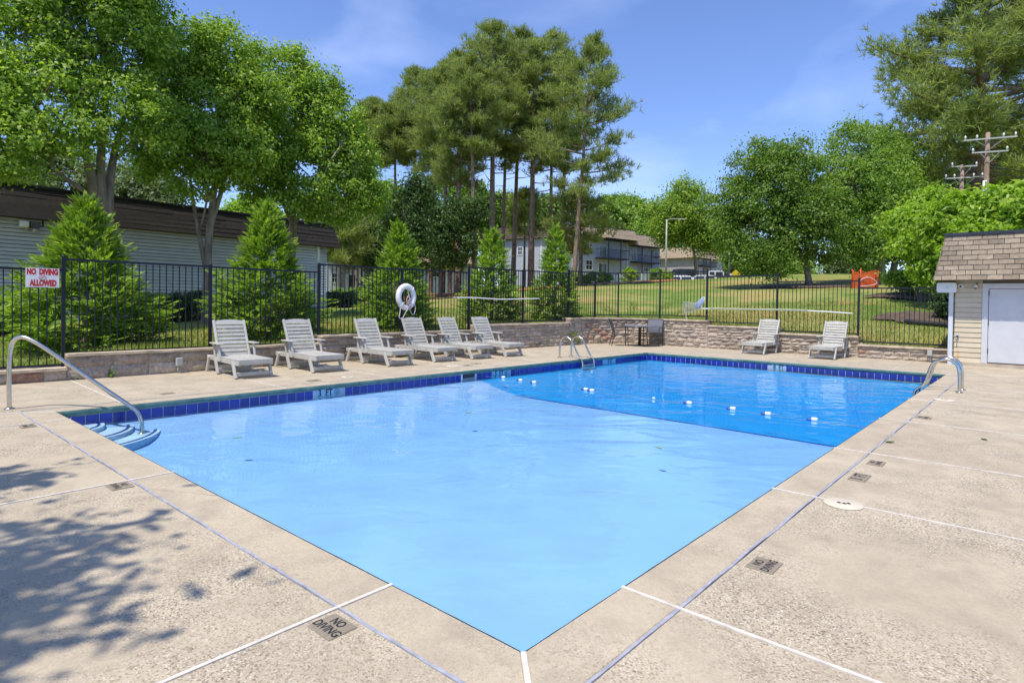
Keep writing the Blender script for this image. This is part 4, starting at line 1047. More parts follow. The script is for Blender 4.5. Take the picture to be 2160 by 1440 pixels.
# ================================================================ LADDERS AND HANDRAIL
def ladder(name, label, k, s, half, base_d, top_h, treads):
    P_, u_, n_, L_ = SIDES[k]; t = thing(name, label, 'pool ladder', side(k, s, base_d))
    for y in (-half, half):
        prof = [(base_d, 0), (base_d-.005, top_h*.5), (base_d-.025, top_h*.76), (base_d-.09, top_h-.04), (base_d-.20, top_h), (base_d-.31, top_h-.045), (base_d-.40, top_h-.12), (.02, .11), (-.10, -.02), (-.125, -.12), (-.125, -.30), (-.125, -.95)]
        MB().tube(smooth_path([side(k, s+y, d, z) for d, z in prof], 5), .024, 10).build('rail', M['steel'], t)
        mb = MB(); mb.lathe([(.055, 0), (.052, .012), (.03, .02), (.026, .022)], side(k, s+y, base_d, .004), 16); mb.build('base_flange', M['steel'], t)
    for z in treads: MB().obox(side(k, s, -.125, z), u_*(half-.02), n_*.04, UP*.014).build('tread', M['steel'], t, bevel=.005)
    return t
q0, q1 = G(1172.5, 753.5), G(1198.5, 750.5); sL = ((q0+q1)/2-B).dot(uL)
ladder('pool_ladder', 'steel ladder on the far left edge near the round table', 'BC', sL, .25, .62, .56, (-.14, -.20, -.36))
q0, q1 = G(2014.5, 826.5), G(2023.5, 822.5); sR = LDA-(((q0+q1)/2-A).dot(-uA)); sR = ((q0+q1)/2-D).dot(uA)
ladder('pool_ladder', 'steel ladder on the right edge in front of the shed', 'DA', sR, .235, .52, .56, (-.20, -.36))
hb = G(20, 863); hf = G(300, 915, -.325)
hr = thing('handrail', 'curved steel handrail from the deck down into the entry steps', 'handrail', hb)
def hv(px, py, f): q = hb.lerp(hf, f); return V(px, py, q.y)
dd = (hf-hb); 
hp = [hb, hv(19, 800, .0), hv(21, 745, .02), hv(30, 718, .05), hv(48, 711, .10), hv(75, 722, .17), hv(120, 751, .31), hv(200, 806, .61), hv(270, 853, .89), hv(289, 868, .965), hv(298, 888, .995), hf]
MB().tube(smooth_path(hp, 6), .026, 12).build('rail', M['steel'], hr)
MB().lathe([(.06, 0), (.056, .012), (.032, .02), (.028, .022)], hb+UP*.003, 18).build('base_flange', M['steel'], hr)
MB().lathe([(.055, 0), (.05, .012), (.03, .02)], hf+UP*.003, 16).build('step_flange', M['steel'], hr)

# ================================================================ SIGN, LIFE RING, POLES ON THE FENCE
d, n = fence_dir(100); sg0 = fence_z(88, 585); W_ = .62
sgn = thing('no_diving_sign', 'white sign with red lettering on the fence at the left end', 'sign', sg0)
xa = fence_z(53, 585); xb = fence_z(124, 585); hw = (xb-xa).length/2; hh = (fence_z(88, 565.5).z-fence_z(88, 606).z)/2; cS = (xa+xb)/2-n*.035; cS.z = (fence_z(88, 565.5).z+fence_z(88, 606).z)/2
MB().obox(cS, d*hw, n*.003, UP*hh).build('panel', M['white_plastic'], sgn)
fo = cS-n*.0045
text_obj('NO  DIVING', hh*.80, 'lettering', M['red'], sgn, fo+UP*hh*.58, d, UP, .010, .0, 1.02, hw*1.86)
text_obj('ALLOWED', hh*.84, 'lettering', M['red'], sgn, fo-UP*hh*.58+d*.01, d, UP, .010, .0, 1.06, hw*1.62)
mb = MB(); cc_ = fo-UP*hh*.02; mb.tube([cc_+d*.05*math.cos(t)+UP*.034*math.sin(t) for t in [2*math.pi*i/20 for i in range(20)]], .0035, 4, closed=True); mb.bar(cc_-d*.036-UP*.018, cc_+d*.036+UP*.020, .005, .006, n); mb.bar(cc_-d*.03+UP*.006, cc_+d*.01+UP*.006, .004, .008, n); mb.build('no_diving_symbol', M['red'], sgn)
d, n = fence_dir(852); rc = fence_z(852, 626)-n*.09
lr = thing('life_ring', 'white life ring with rope hanging on the fence', 'life ring', rc)
Rr = .275; rr = .075
mb = MB(); mb.tube([rc+d*Rr*math.cos(t)*.86+UP*Rr*math.sin(t) for t in [2*math.pi*i/36 for i in range(36)]], rr, 12, closed=True); mb.build('ring', M['white_plastic'], lr)
for w_ in (45, 135, 225, 315):
    t = R(w_); c0 = rc+d*Rr*math.cos(t)*.86+UP*Rr*math.sin(t); ra = (d*math.cos(t)+UP*math.sin(t)).normalized(); ta = (UP*math.cos(t)-d*math.sin(t))
    mb = MB(); mb.tube([c0+(ra*math.cos(a)+n*math.sin(a))*(rr+.004) for a in [2*math.pi*i/14 for i in range(14)]], .010, 5, closed=True); mb.build('band', M['rope'], lr)
def rope_loop(pts, m_, nm='rope', r=.010): MB().tube(smooth_path([rc+d*x+UP*z-n*y for x, z, y in pts], 5), r, 6).build(nm, m_, lr)
rope_loop([(.03, .30, .05), (.02, .12, .06), (.06, -.05, .08), (.0, -.16, .09), (.08, -.28, .09)], M['rope'])
rope_loop([(-.02, .02, .06), (.07, -.06, .09), (-.05, -.12, .10), (.08, -.16, .10), (-.03, -.22, .10), (.09, -.26, .10), (.02, -.30, .09)], M['rope_red'])
rope_loop([(.05, .05, .07), (-.06, -.08, .10), (.05, -.13, .11), (-.06, -.18, .11), (.06, -.24, .1)], M['rope_red'])
rope_loop([(.02, -.28, .09), (-.06, -.38, .09), (-.14, -.52, .08), (-.20, -.56, .07), (-.25, -.52, .06), (-.22, -.40, .05), (-.20, -.28, .04)], M['rope'])
rope_loop([(.04, -.28, .09), (.10, -.42, .10), (.16, -.46, .09), (.22, -.40, .08), (.26, -.28, .06), (.24, -.16, .04)], M['rope'])
mb = MB(); mb.tube([rc+UP*.30+n*.0, rc+UP*.36+n*.07], .008, 6); mb.build('hook', M['dark_metal'], lr)
def pole(name, label, cat, pts, r, m_):
    t = thing(name, label, cat, pts[0]); MB().tube(smooth_path(pts, 5), r, 8).build('shaft', m_, t); return t
def fq(px, py, off=.06): 
    dd_, nn = fence_dir(px); return fence_z(px, py)-nn*off
pw_ = pole('reach_pole', 'short white pole resting across the fence right of the life ring', 'pole', [fq(957, 627.5), fq(1000, 628), fq(1050, 631), fq(1090, 630.5), fq(1135, 629.5)], .017, M['white_plastic'])
MB().tube([fq(954, 627.5), fq(960, 627.5)], .021, 8).build('end_cap', M['galv'], pw_)
pn = pole('skimmer_net', 'long pale pole with a flat net at its left end, hung on the right fence', 'pool net', [fq(1466, 650.5, .10), fq(1560, 652, .09), fq(1700, 655, .09), fq(1800, 661, .08)], .018, M['white_plastic'])
# the net head: a wire frame with a mesh bag
d, n = fence_dir(1458); c0 = fq(1457, 648, .14)
fr0 = [c0+d*(-.20)+UP*.19, c0+d*.22+UP*.15, c0+d*.24-UP*.10, c0+d*.10-UP*.16, c0-d*.17-UP*.19]
MB().tube(fr0, .011, 6, closed=True).build('net_frame', M['galv'], pn)
mb = MB()
for i in range(12):
    f = (i+.5)/12; a = fr0[0].lerp(fr0[1], f); b_ = fr0[4].lerp(fr0[2], f); sag = n*(-.05*math.sin(f*3.14)); mb.tube([a, (a+b_)/2+sag, b_], .006, 4, cap=False)
for i in range(10):
    f = (i+.5)/10; a = fr0[0].lerp(fr0[4], f); b_ = fr0[1].lerp(fr0[2], f); mb.tube([a, (a+b_)/2+n*(-.05*math.sin(f*3.14)), b_], .006, 4, cap=False)
mb.build('net_mesh', M['net'], pn)
mb = MB(); mb.tube(smooth_path([c0-d*.08-UP*.18, c0-d*.10-UP*.32, c0-d*.04-UP*.46, c0+d*.06-UP*.55], 5), .010, 6); mb.build('hanging_cord', M['rope'], pn)
pole('spare_pole', 'thin pale green tipped pole hung just above the net pole', 'pole', [fq(1500, 650, .13), fq(1600, 651.5, .12), fq(1706, 653.5, .12)], .012, mat('pale_green_pole', (.55, .62, .42), .4))
br = thing('pool_brush', 'pale blue looped brush head tied to the fence post beside the net', 'brush', fq(1478, 640, .12)); d, n = fence_dir(1475)
b0 = fq(1472, 650, .13); b1 = fq(1486, 630, .13); ax = (b1-b0).normalized(); L = (b1-b0).length
for k_ in range(5):
    o_ = (k_-2)*.028; mb = MB(); mb.tube(smooth_path([b0+d*o_, b0+ax*L*.5+d*(o_*1.6)-n*.03, b1+d*(o_*.8)+UP*.02*(2-abs(k_-2))], 4), [.02]*8+[.014], 6); mb.build('bristle_loop', M['blue_cloth'], br)
mb = MB(); mb.tube(smooth_path([b0-d*.02, b0+ax*L*.6-d*.06, b1+UP*.05, b1+d*.07, b0+ax*L*.4+d*.12, b0+d*.16-UP*.02], 4), .013, 6); mb.build('wire_handle', M['white_plastic'], br)

# ================================================================ DECK FITTINGS
def plaque(px, py, k, label, w, h, lines, size, faded=0):
    c0 = G(px, py); P_, u_, n_, L_ = SIDES[k]; x = -u_ if k in () else -u_; y = -n_
    x = Vector((-y.y*-1, 0, 0)) if False else y.cross(UP)       # reading direction for someone who faces the water
    t = thing('deck_plaque', label, 'deck marker', c0)
    MB().obox(c0+UP*.001, x*w/2, y*h/2, UP*.006).build('plate', M['plaque'], t, bevel=.003)
    nl = len(lines)
    for i, s in enumerate(lines): text_obj(s, size, 'lettering', M['black'] if not faded else M['dark_metal'], t, c0+UP*.0078+y*((nl-1)/2-i)*size*.92, x, y, .0015, 0, .82)
plaque(701, 1322, 'AB', 'grey brown NO DIVING plaque by the white joint in the bottom foreground', .175, .145, ['NO', 'DIVING'], .064)
plaque(1612, 1192, 'DA', 'grey brown NO DIVING plaque between the first and second joints on the right', .18, .145, ['NO', 'DIVING'], .064)
plaque(1813, 1007, 'DA', 'dark lettered 3 FT plaque beyond the round cream cover', .26, .13, ['3  FT'], .125)
plaque(1848, 977, 'DA', 'faded small plaque just past the 3 FT plaque', .20, .13, ['NO', 'DIVING'], .055, 1)
plaque(1948, 881, 'DA', 'faded small plaque on the right deck before the ladder', .20, .17, ['NO', 'DIVING'], .07, 1)
plaque(252, 1025, 'AB', 'faded small plaque beside the second joint on the left deck', .19, .15, ['NO', 'DIVING'], .06, 1)
plaque(59, 899, 'AB', 'faded small plaque on the left deck near the handrail', .18, .14, ['NO', 'DIVING'], .055, 1)
plaque(662, 803, 'BC', 'worn plaque on the deck in front of the second lounger', .24, .17, ['NO', 'DIVING'], .07, 1)
plaque(985, 771, 'BC', 'worn plaque on the deck before the far loungers', .22, .17, ['NO', 'DIVING'], .07, 1)
plaque(1004, 767, 'BC', 'worn plaque on the deck left of the far ladder', .22, .17, ['3 FT'], .09, 1)
plaque(354, 830, 'BC', 'worn plaque on the deck left of the first lounger', .18, .13, ['3 FT'], .08, 1)
for px, py, r, lab in ((1779, 1063, .132, 'round cream cover set across the third joint of the right deck'), (1992, 843.5, .15, 'round cream cover beside the right ladder'), (955, 772.5, .15, 'round cream cover near the far left loungers'), (733, 795.5, .12, 'round pale cover in front of the third lounger')):
    c0 = G(px, py); t = thing('skimmer_cover', lab, 'access cover', c0, 'round skimmer covers in the deck')
    MB().lathe([(0, .0), (r, .0), (r, .004), (r-.006, .0075), (0, .0075)], c0+UP*.002, 32).build('disc', mat('cream_lid', (.66, .57, .44), .6, var=.06) if 'cream_lid' not in bpy.data.materials else bpy.data.materials['cream_lid'], t)
    for sx_ in (-.028, 0, .032): MB().obox(c0+Vector((sx_, .02*(sx_ < 0)-.012, .0105)), (.011, 0, 0), (0, .013, 0), (0, 0, .0015)).build('finger_hole', M['black'], t)
# ================================================================ BUILDING ON THE LEFT
def rect_on(P0, u, n, x0, y0, x1, y1):
    """pixel corners -> u range and z range on a vertical plane"""
    a = on_plane(x0, y0, P0, n); b_ = on_plane(x1, y0, P0, n); m_ = (x0+x1)/2
    zt, zb = on_plane(m_, y0, P0, n).z, on_plane(m_, y1, P0, n).z
    return (a-P0).dot(u), (b_-P0).dot(u), zb, zt
L0 = V(0, 600, 19.6); L1 = V(672, 600, 29.2); L0.z = L1.z = 0
lu = (L1-L0).normalized(); ln = Vector((lu.y, -lu.x, 0)); lb = -ln; LB = (L1-L0).length
def lp_(u, b_, z): return L0+lu*u+lb*b_+UP*z
zE = on_plane(400, 492, L0, ln).z; zG = tz(*(L0+lu*8-lb*1)[:2])-.25
hall = thing('leasing_hall', 'long low grey sided building with a dark brown mansard, behind the left trees', 'building', lp_(LB/2, 0, zG))
MB().hexa([lp_(-9, .03, zG), lp_(LB, .03, zG), lp_(LB, 9, zG), lp_(-9, 9, zG), lp_(-9, .03, zE), lp_(LB, .03, zE), lp_(LB, 9, zE), lp_(-9, 9, zE)]).build('wall', mat('siding_shadow_gap', (.07, .07, .075), .8), hall)
nb = 27; bh = (zE-zG)/nb
for i in range(nb):
    z = zG+i*bh
    for u0, u1 in ((-9, 4.1), (4.102, 12.5), (12.502, LB-.10)):
        MB().hexa([lp_(u0, -.030, z), lp_(u1, -.030, z), lp_(u1, .03, z), lp_(u0, .03, z), lp_(u0, -.006, z+bh*.84), lp_(u1, -.006, z+bh*.84), lp_(u1, .03, z+bh*.84), lp_(u0, .03, z+bh*.84)]).build('siding_board', M['siding_grey'], hall)
MB().hexa([lp_(LB-.10, -.035, zG), lp_(LB+.03, -.035, zG), lp_(LB+.03, .10, zG), lp_(LB-.10, .10, zG), lp_(LB-.10, -.035, zE), lp_(LB+.03, -.035, zE), lp_(LB+.03, .10, zE), lp_(LB-.10, .10, zE)]).build('corner_trim', M['trim'], hall)
zR = on_plane(400, 439, L0, ln).z; OVH = .75
lowr = [lp_(-9, -OVH*.2-.35, zE-.05), lp_(LB+.95, -.42, zE-.05), lp_(LB+.95, 9, zE-.05), lp_(-9, 9, zE-.05)]
topr = [lp_(-9, -.12, zR), lp_(LB+.72, -.12, zR), lp_(LB+.72, 9, zR), lp_(-9, 9, zR)]
rf = MB().hexa(lowr+topr).build('roof', M['shingle_brown'], hall)
NRr = 6; pr = [(rnd.uniform(.8, 1.2)) for _ in range(40)]
SHB = MB().hexa([(0, -.016, 0), (1, -.016, 0), (1, .004, 0), (0, .004, 0), (0, -.003, 1), (1, -.003, 1), (1, .004, 1), (0, .004, 1)]).mesh('shingle', M['shingle_brown'])
svec = (lp_(0, -.12, zR)-lp_(0, -.42, zE-.05)); sl_ = svec.length; svec.normalize(); mt = Matrix((lu, (svec.cross(lu)), svec)).transposed()
for j in range(NRr):
    x = -2.0+(.5 if j % 2 else 0)
    while x < LB+.8:
        w_ = 1.05*rnd.uniform(.9, 1.1); w_ = min(w_, LB+.86-x-.16*j/NRr)
        f = j/NRr
        if w_ < .1: break
        inst(SHB, 'shingle', rf, lp_(x, -.42+.30*f-.012-rnd.uniform(0, .012), zE-.05+(zR-zE+.05)*f), mtx=mt, scale=(w_-.008, 1, sl_/NRr*1.02))
        x += w_
MB().hexa([lp_(-9, -.20, zR), lp_(LB+.80, -.20, zR), lp_(LB+.80, 9, zR), lp_(-9, 9, zR), lp_(-9, -.20, zR+.07), lp_(LB+.80, -.20, zR+.07), lp_(LB+.80, 9, zR+.07), lp_(-9, 9, zR+.07)]).build('roof_edge', M['black_iron'], hall)
a, b_, zb, zt = rect_on(L0, lu, ln, 37, 466, 56, 480)
fl_ = thing('flood_light', 'white box flood light high on the grey siding at the left edge', 'wall lamp', lp_((a+b_)/2, 0, zb)); uc = (a+b_)/2
MB().obox(lp_(uc, -.20, (zb+zt)/2), lu*(b_-a)/2, ln*.13, UP*(zt-zb)/2).build('housing', M['white_plastic'], fl_, bevel=.03)
mb = MB(); mb.tube([lp_(uc+.08, -.02, zb-.05), lp_(uc+.06, -.16, zb-.12), lp_(uc+.06, -.2, zb)], .022, 6); mb.build('bracket', M['galv'], fl_)
a, b_, zb, zt = rect_on(L0, lu, ln, 61, 469, 81, 482); uc = (a+b_)/2
mt_ = thing('meter_box', 'dark grey meter box beside the white flood light', 'meter', lp_(uc, 0, zb))
MB().obox(lp_(uc, -.10, (zb+zt)/2), lu*(b_-a)/2, ln*.08, UP*(zt-zb)/2).build('case', mat('meter_grey', (.10, .10, .11), .5), mt_, bevel=.01)
mb = MB(); mb.lathe([(.05, -.12), (.09, -.1), (.09, 0), (.05, .02)], lp_(uc, -.16, zb-.02), 12); mb.build('meter_dial', M['galv'], mt_)
mb = MB(); mb.tube([lp_(b_+.12, -.03, zE), lp_(b_+.12, -.03, (zb+zt)/2), lp_(b_-.02, -.05, (zb+zt)/2)], .022, 6); mb.build('cable', M['black'], mt_)

# ================================================================ APARTMENTS BEYOND THE PINES
def facade(P0, P1): 
    P0 = Vector((P0.x, P0.y, 0)); P1 = Vector((P1.x, P1.y, 0)); u = (P1-P0).normalized(); n = Vector((u.y, -u.x, 0)); 
    if n.y > 0: n = -n
    return P0, u, n, (P1-P0).length
class House:
    def __init__(s, root, P0, P1, depth=9):
        s.r = root; s.P0, s.u, s.n, s.L = facade(P0, P1); s.d = depth
    def q(s, u, o, z): return s.P0+s.u*u+s.n*o+UP*z
    def blk(s, nm, m_, u0, u1, o0, o1, z0, z1, par=None, bevel=0): return MB().hexa([s.q(u0, o1, z0), s.q(u1, o1, z0), s.q(u1, o0, z0), s.q(u0, o0, z0), s.q(u0, o1, z1), s.q(u1, o1, z1), s.q(u1, o0, z1), s.q(u0, o0, z1)]).build(nm, m_, par or s.r)
    def R(s, x0, y0, x1, y1): return rect_on(s.P0, s.u, s.n, x0, y0, x1, y1)
    def wall(s, x0, y0, x1, y1, m_=None, depth=None): 
        a, b_, zb, zt = s.R(x0, y0, x1, y1); return s.blk('wall', m_ or M['apt_wall'], a, b_, -(depth or s.d), 0, zb, zt)
    def window(s, x0, y0, x1, y1, bars=True):
        a, b_, zb, zt = s.R(x0, y0, x1, y1); fw = .09; mb = MB()
        for u0, u1, z0, z1 in ((a, b_, zt-fw, zt), (a, b_, zb, zb+fw), (a, a+fw, zb+fw, zt-fw), (b_-fw, b_, zb+fw, zt-fw)): 
            mb.hexa([s.q(u0, .07, z0), s.q(u1, .07, z0), s.q(u1, .0, z0), s.q(u0, .0, z0), s.q(u0, .07, z1), s.q(u1, .07, z1), s.q(u1, .0, z1), s.q(u0, .0, z1)])
        if bars:
            zm = (zb+zt)/2; um = (a+b_)/2
            for u0, u1, z0, z1 in ((a+fw, b_-fw, zm-.03, zm+.03), (um-.02, um+.02, zb+fw, zm-.03), (um-.02, um+.02, zm+.03, zt-fw)): mb.hexa([s.q(u0, .05, z0), s.q(u1, .05, z0), s.q(u1, .0, z0), s.q(u0, .0, z0), s.q(u0, .05, z1), s.q(u1, .05, z1), s.q(u1, .0, z1), s.q(u0, .0, z1)])
        w_ = mb.build('window', M['trim'], s.r); s.blk('pane', M['pane'], a+fw, b_-fw, .0, .022, zb+fw, zt-fw, w_)
    def mansard(s, x0, yt, x1, yb, out=.7, inn=.45, m_=None, depth=None, courses=7):
        a, b_, zb, zt = s.R(x0, yt, x1, yb); m_ = m_ or M['apt_roof']; dp = depth or s.d
        mb = MB(); mb.hexa([s.q(a, out, zb), s.q(b_, out, zb), s.q(b_, -dp, zb), s.q(a, -dp, zb), s.q(a+inn*.5, out-inn, zt), s.q(b_-inn*.5, out-inn, zt), s.q(b_-inn*.5, -dp, zt), s.q(a+inn*.5, -dp, zt)])
        r = mb.build('roof', m_, s.r)
        for j in range(courses):
            f = j/courses; f1 = (j+1)/courses; o0 = out-inn*f; o1 = out-inn*f1; z0 = zb+(zt-zb)*f; z1 = zb+(zt-zb)*f1
            MB().hexa([s.q(a+inn*.5*f+.01, o0+.035, z0), s.q(b_-inn*.5*f-.01, o0+.035, z0), s.q(b_-inn*.5*f-.01, o0-.02, z0), s.q(a+inn*.5*f+.01, o0-.02, z0), s.q(a+inn*.5*f1+.01, o1+.006, z1), s.q(b_-inn*.5*f1-.01, o1+.006, z1), s.q(b_-inn*.5*f1-.01, o1-.03, z1), s.q(a+inn*.5*f1+.01, o1-.03, z1)]).build('shingle_course', m_, r)
        s.blk('roof_edge', M['black_iron'], a+inn*.5-.05, b_-inn*.5+.05, -dp, out-inn+.05, zt, zt+.09)
        s.blk('soffit', M['black_iron'], a+.03, b_-.03, -.01, out-.03, zb-.06, zb-.002)
    def trim(s, x, y0, y1, w_=.16, m_=None):
        a, b_, zb, zt = s.R(x-1, y0, x+1, y1); c_ = (a+b_)/2; s.blk('corner_trim', m_ or M['trim'], c_-w_/2, c_+w_/2, -.02, .05, zb, zt)
    def door(s, x0, y0, x1, y1):
        a, b_, zb, zt = s.R(x0, y0, x1, y1); d_ = s.blk('door', M['trim'], a, b_, .0, .05, zb, zt)
        s.blk('pane', M['pane'], a+.10, (a+b_)/2-.03, .05, .058, zb+.1, zt-.1, d_); s.blk('pane', M['pane'], (a+b_)/2+.03, b_-.10, .05, .058, zb+.1, zt-.1, d_)
    def balcony(s, x0, x1, ys, yr, out=1.5, roof_y=None, posts=()):
        a, b_, zb, zt = s.R(x0, yr, x1, ys); bl = s.blk('balcony', M['black_iron'], a, b_, .0, out, zb-.18, zb)
        mb = MB(); k = int((b_-a)/.16)
        for j in range(k+1): u = a+(b_-a)*j/k; mb.bar(s.q(u, out-.03, zb), s.q(u, out-.03, zt), .025, .025, s.u)
        mb.build('baluster', M['black_iron'], bl)['kind'] = 'stuff'
        mb = MB(); mb.bar(s.q(a, out-.03, zt), s.q(b_, out-.03, zt), .05, .05); mb.bar(s.q(a, 0, zt), s.q(a, out-.03, zt), .05, .05); mb.bar(s.q(b_, 0, zt), s.q(b_, out-.03, zt), .05, .05); mb.build('handrail', M['black_iron'], bl)
        for x in posts:
            pu = (on_plane(x, 560, s.P0+s.n*out, s.n)-s.P0).dot(s.u); zt_ = on_plane(x, roof_y, s.P0, s.n).z; zb_ = on_plane(x, 606, s.P0, s.n).z
            s.blk('post', M['black_iron'], pu-.06, pu+.06, out-.1, out, zb_, zt_)
gA = V(1194, 606, 78); 
apt = thing('apartment_building', 'two storey blue grey apartment block with balconies behind the pines', 'building', V(1194, 606, 78))
W1 = House(apt, V(1052, 590, 83), V(1194, 590, 78), 9); W1.wall(1056, 500, 1194, 612)
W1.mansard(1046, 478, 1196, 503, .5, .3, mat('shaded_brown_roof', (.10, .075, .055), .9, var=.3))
W1.trim(1142, 503, 612); W1.window(1092, 520, 1103, 538); W1.window(1157, 520, 1168, 540)
H1 = House(apt, V(1194, 590, 78), V(1395, 590, 90), 10); H1.wall(1194, 505, 1325, 612); H1.wall(1325, 518, 1392, 612)
H1.mansard(1194, 478, 1262, 503, .5, .4); H1.mansard(1260, 485, 1327, 506, 1.7, .5); H1.mansard(1325, 499, 1390, 521, 1.5, .5)
for x, y in ((1195, 505), (1324, 508), (1391, 520)): H1.trim(x, y, 612)
H1.trim(1228, 508, 612, .18, M['black_iron'])
for w_ in ((1208.5, 505, 1219.5, 521), (1206.5, 545, 1219.5, 564), (1235, 548, 1249.5, 570), (1236, 505, 1250, 521), (1356, 525, 1367, 543), (1379, 532, 1388, 547), (1355.5, 564, 1367, 582), (1378.5, 566, 1388, 582)): H1.window(*w_)
for w_ in ((1264, 517, 1279, 543), (1262, 554, 1279, 582), (1331, 521, 1343, 551), (1330, 562, 1343, 584)): H1.door(*w_)
H1.balcony(1256, 1311, 545, 528, 1.5, 506, (1284, 1310)); H1.balcony(1329, 1378, 553.5, 540, 1.4, 520, (1355, 1375))
apt2 = thing('apartment_building', 'low pale grey block with a tan roof band, seen between the left pine trunks', 'building', V(850, 622, 72))
H2 = House(apt2, V(690, 620, 68), V(1000, 620, 76), 10); H2.wall(690, 548, 1000, 632, mat('pale_grey_wall', (.46, .48, .50), .6)); H2.mansard(686, 531, 1004, 551, .9, .4)
for x in (760, 806, 940): H2.trim(x, 552, 632, .3)
for w_ in ((700, 575, 712, 597), (780, 566, 794, 588), (820, 566, 834, 588), (880, 563, 896, 585), (912, 563, 928, 585), (956, 565, 972, 587)): H2.window(*w_)
H2.door(735, 578, 756, 612); H2.balcony(722, 766, 560, 548, 1.2, 551, (724, 744, 764))
apt3 = thing('apartment_building', 'small two storey block with tan roof behind the right hand lamp posts', 'building', V(1500, 588, 100))
H3 = House(apt3, V(1462, 580, 98), V(1570, 580, 112), 10); H3.wall(1464, 545, 1512, 600, mat('warm_grey_wall', (.36, .34, .32), .6)); H3.mansard(1460, 523, 1514, 546, .8, .5)
H3.wall(1512.2, 548, 1568, 600); H3.mansard(1512, 530, 1572, 549, .8, .4)
for w_ in ((1475, 546.5, 1482, 557), (1490, 546.5, 1498, 557), (1474, 563, 1483, 577), (1490, 563, 1498, 577), (1518, 555, 1527, 572), (1545, 555, 1555, 572)): H3.window(*w_, bars=False)
H3.trim(1512, 548, 600); H3.balcony(1473, 1500, 561, 553, 1.2, 546, (1485, 1499))

# ================================================================ LAMP POSTS, POLES, CARS, BARRIERS
def ground_at(px, Y): p = V(px, 600, Y); p.z = tz(p.x, p.y); return p
def lamp_post(px, Y, ytop, label, arm=1):
    b0 = ground_at(px, Y); zt = V(px, ytop, Y).z; t = thing('street_lamp', label, 'street lamp', b0, 'grey metal street lamps along the drive')
    mb = MB(); mb.tube([b0-UP*.2, b0+UP*(zt-b0.z)*.5, Vector((b0.x, b0.y, zt))], [.11, .09, .07], 10); mb.build('pole', M['galv'], t)
    if arm:
        e0 = Vector((b0.x, b0.y, zt-.08)); mb = MB(); mb.tube(smooth_path([e0, e0+Vector((.35, 0, .12)), e0+Vector((1.15, 0, .16))], 4), .035, 6); mb.build('arm', M['galv'], t)
        MB().obox(e0+Vector((1.45, 0, .13)), (.32, 0, 0), (0, .12, 0), (0, 0, .06)).build('lamp_head', M['galv'], t, bevel=.03)
lamp_post(1404, 60, 463, 'tall pale lamp post with a curved arm in front of the apartments')
lamp_post(1537, 74, 505, 'shorter lamp post standing by the parked white van', 0)
def utility_pole(px, Y, ytop, ybase, label, arms, w_, conduit):
    b0 = V(px-3, ybase, Y); zt = V(px+3, ytop, Y).z; b0.z = tz(b0.x, b0.y); tp = Vector((b0.x+.06, b0.y, zt))
    t = thing('utility_pole', label, 'utility pole', b0)
    mb = MB(); mb.tube([b0-UP*.3, b0.lerp(tp, .5), tp], [.15*w_, .13*w_, .105*w_], 10); mb.build('pole', M['wood_pole'], t)
    if conduit:
        zc = V(px, 382, Y).z; mb = MB(); mb.tube([b0+Vector((-.16, -.12, -.3)), Vector((tp.x-.2, b0.y-.12, zc))], .10, 8); mb.build('conduit', M['conduit'], t)
    for yy, hl, tilt in arms:
        z = V(px, yy, Y).z; c0 = Vector((tp.x, b0.y-.17*w_, z)); ax = Vector((math.cos(.25), -math.sin(.25), tilt)).normalized()
        a_ = MB(); a_.bar(c0-ax*hl, c0+ax*hl, .06, .075); a_.build('crossarm', M['galv'], t)
        for s_ in (-.94, -.5, .5, .94):
            if hl < 1 and abs(s_) == .5: continue
            ib = MB(); ib.lathe([(.02, .04), (.03, .10), (.065, .12), (.04, .15), (.065, .18), (.035, .22), (.02, .25)], c0+ax*hl*s_, 8); ib.build('insulator', M['white_plastic'], t)
        mb = MB()
        for s_ in (-1, 1): mb.bar(c0+ax*hl*.6*s_, c0-UP*.55, .03, .015)
        mb.build('brace', M['galv'], t)
    return t, tp
u1, tp1 = utility_pole(2080, 33, 280, 470, 'tall brown utility pole with two crossarms above the bright bushes', [(294, 1.25, .04), (322, .85, .03)], 1.0, True)
u2, tp2 = utility_pole(2028, 38, 348, 470, 'smaller weathered utility pole left of the tall brown pole', [(352, .7, 0), (376, 1.05, .02)], 1.0, False)
for k_, (dz, lab) in enumerate(((-1.9, 'upper slack cable running right from the tall utility pole'), (-2.25, 'lower slack cable running right from the tall utility pole'))):
    p0 = Vector((tp1.x, tp1.y-.2, tp1.z+dz)); p1 = p0+Vector((22, 4, .2)); md = (p0+p1)/2-UP*.9
    mb = MB(); mb.tube(bez(p0, md, p1, 14), .022, 5); tag(mb.build('power_cable', M['black'], None), lab, 'cable', 'cables on the utility pole')
    q0 = Vector((tp2.x, tp2.y-.2, tp2.z-.3-k_*.35)); mb = MB(); mb.tube(bez(q0, (q0+p0)/2-UP*.4, p0, 10), .02, 5); tag(mb.build('power_cable', M['black'], None), ('upper' if k_ == 0 else 'lower')+' cable strung between the two utility poles', 'cable', 'cables on the utility pole')
mb = MB(); q0 = Vector((tp2.x, tp2.y-.2, tp2.z-.1)); mb.tube(smooth_path([q0, q0+Vector((-.6, 0, .35)), q0+Vector((-1.2, 0, -.2)), q0+Vector((-1.25, 0, -.9)), q0+Vector((-.9, 0, -1.1))], 5), .025, 5); tag(mb.build('jumper_wire', M['rubber'], None), 'black wire loop hanging at the top of the smaller utility pole', 'cable')

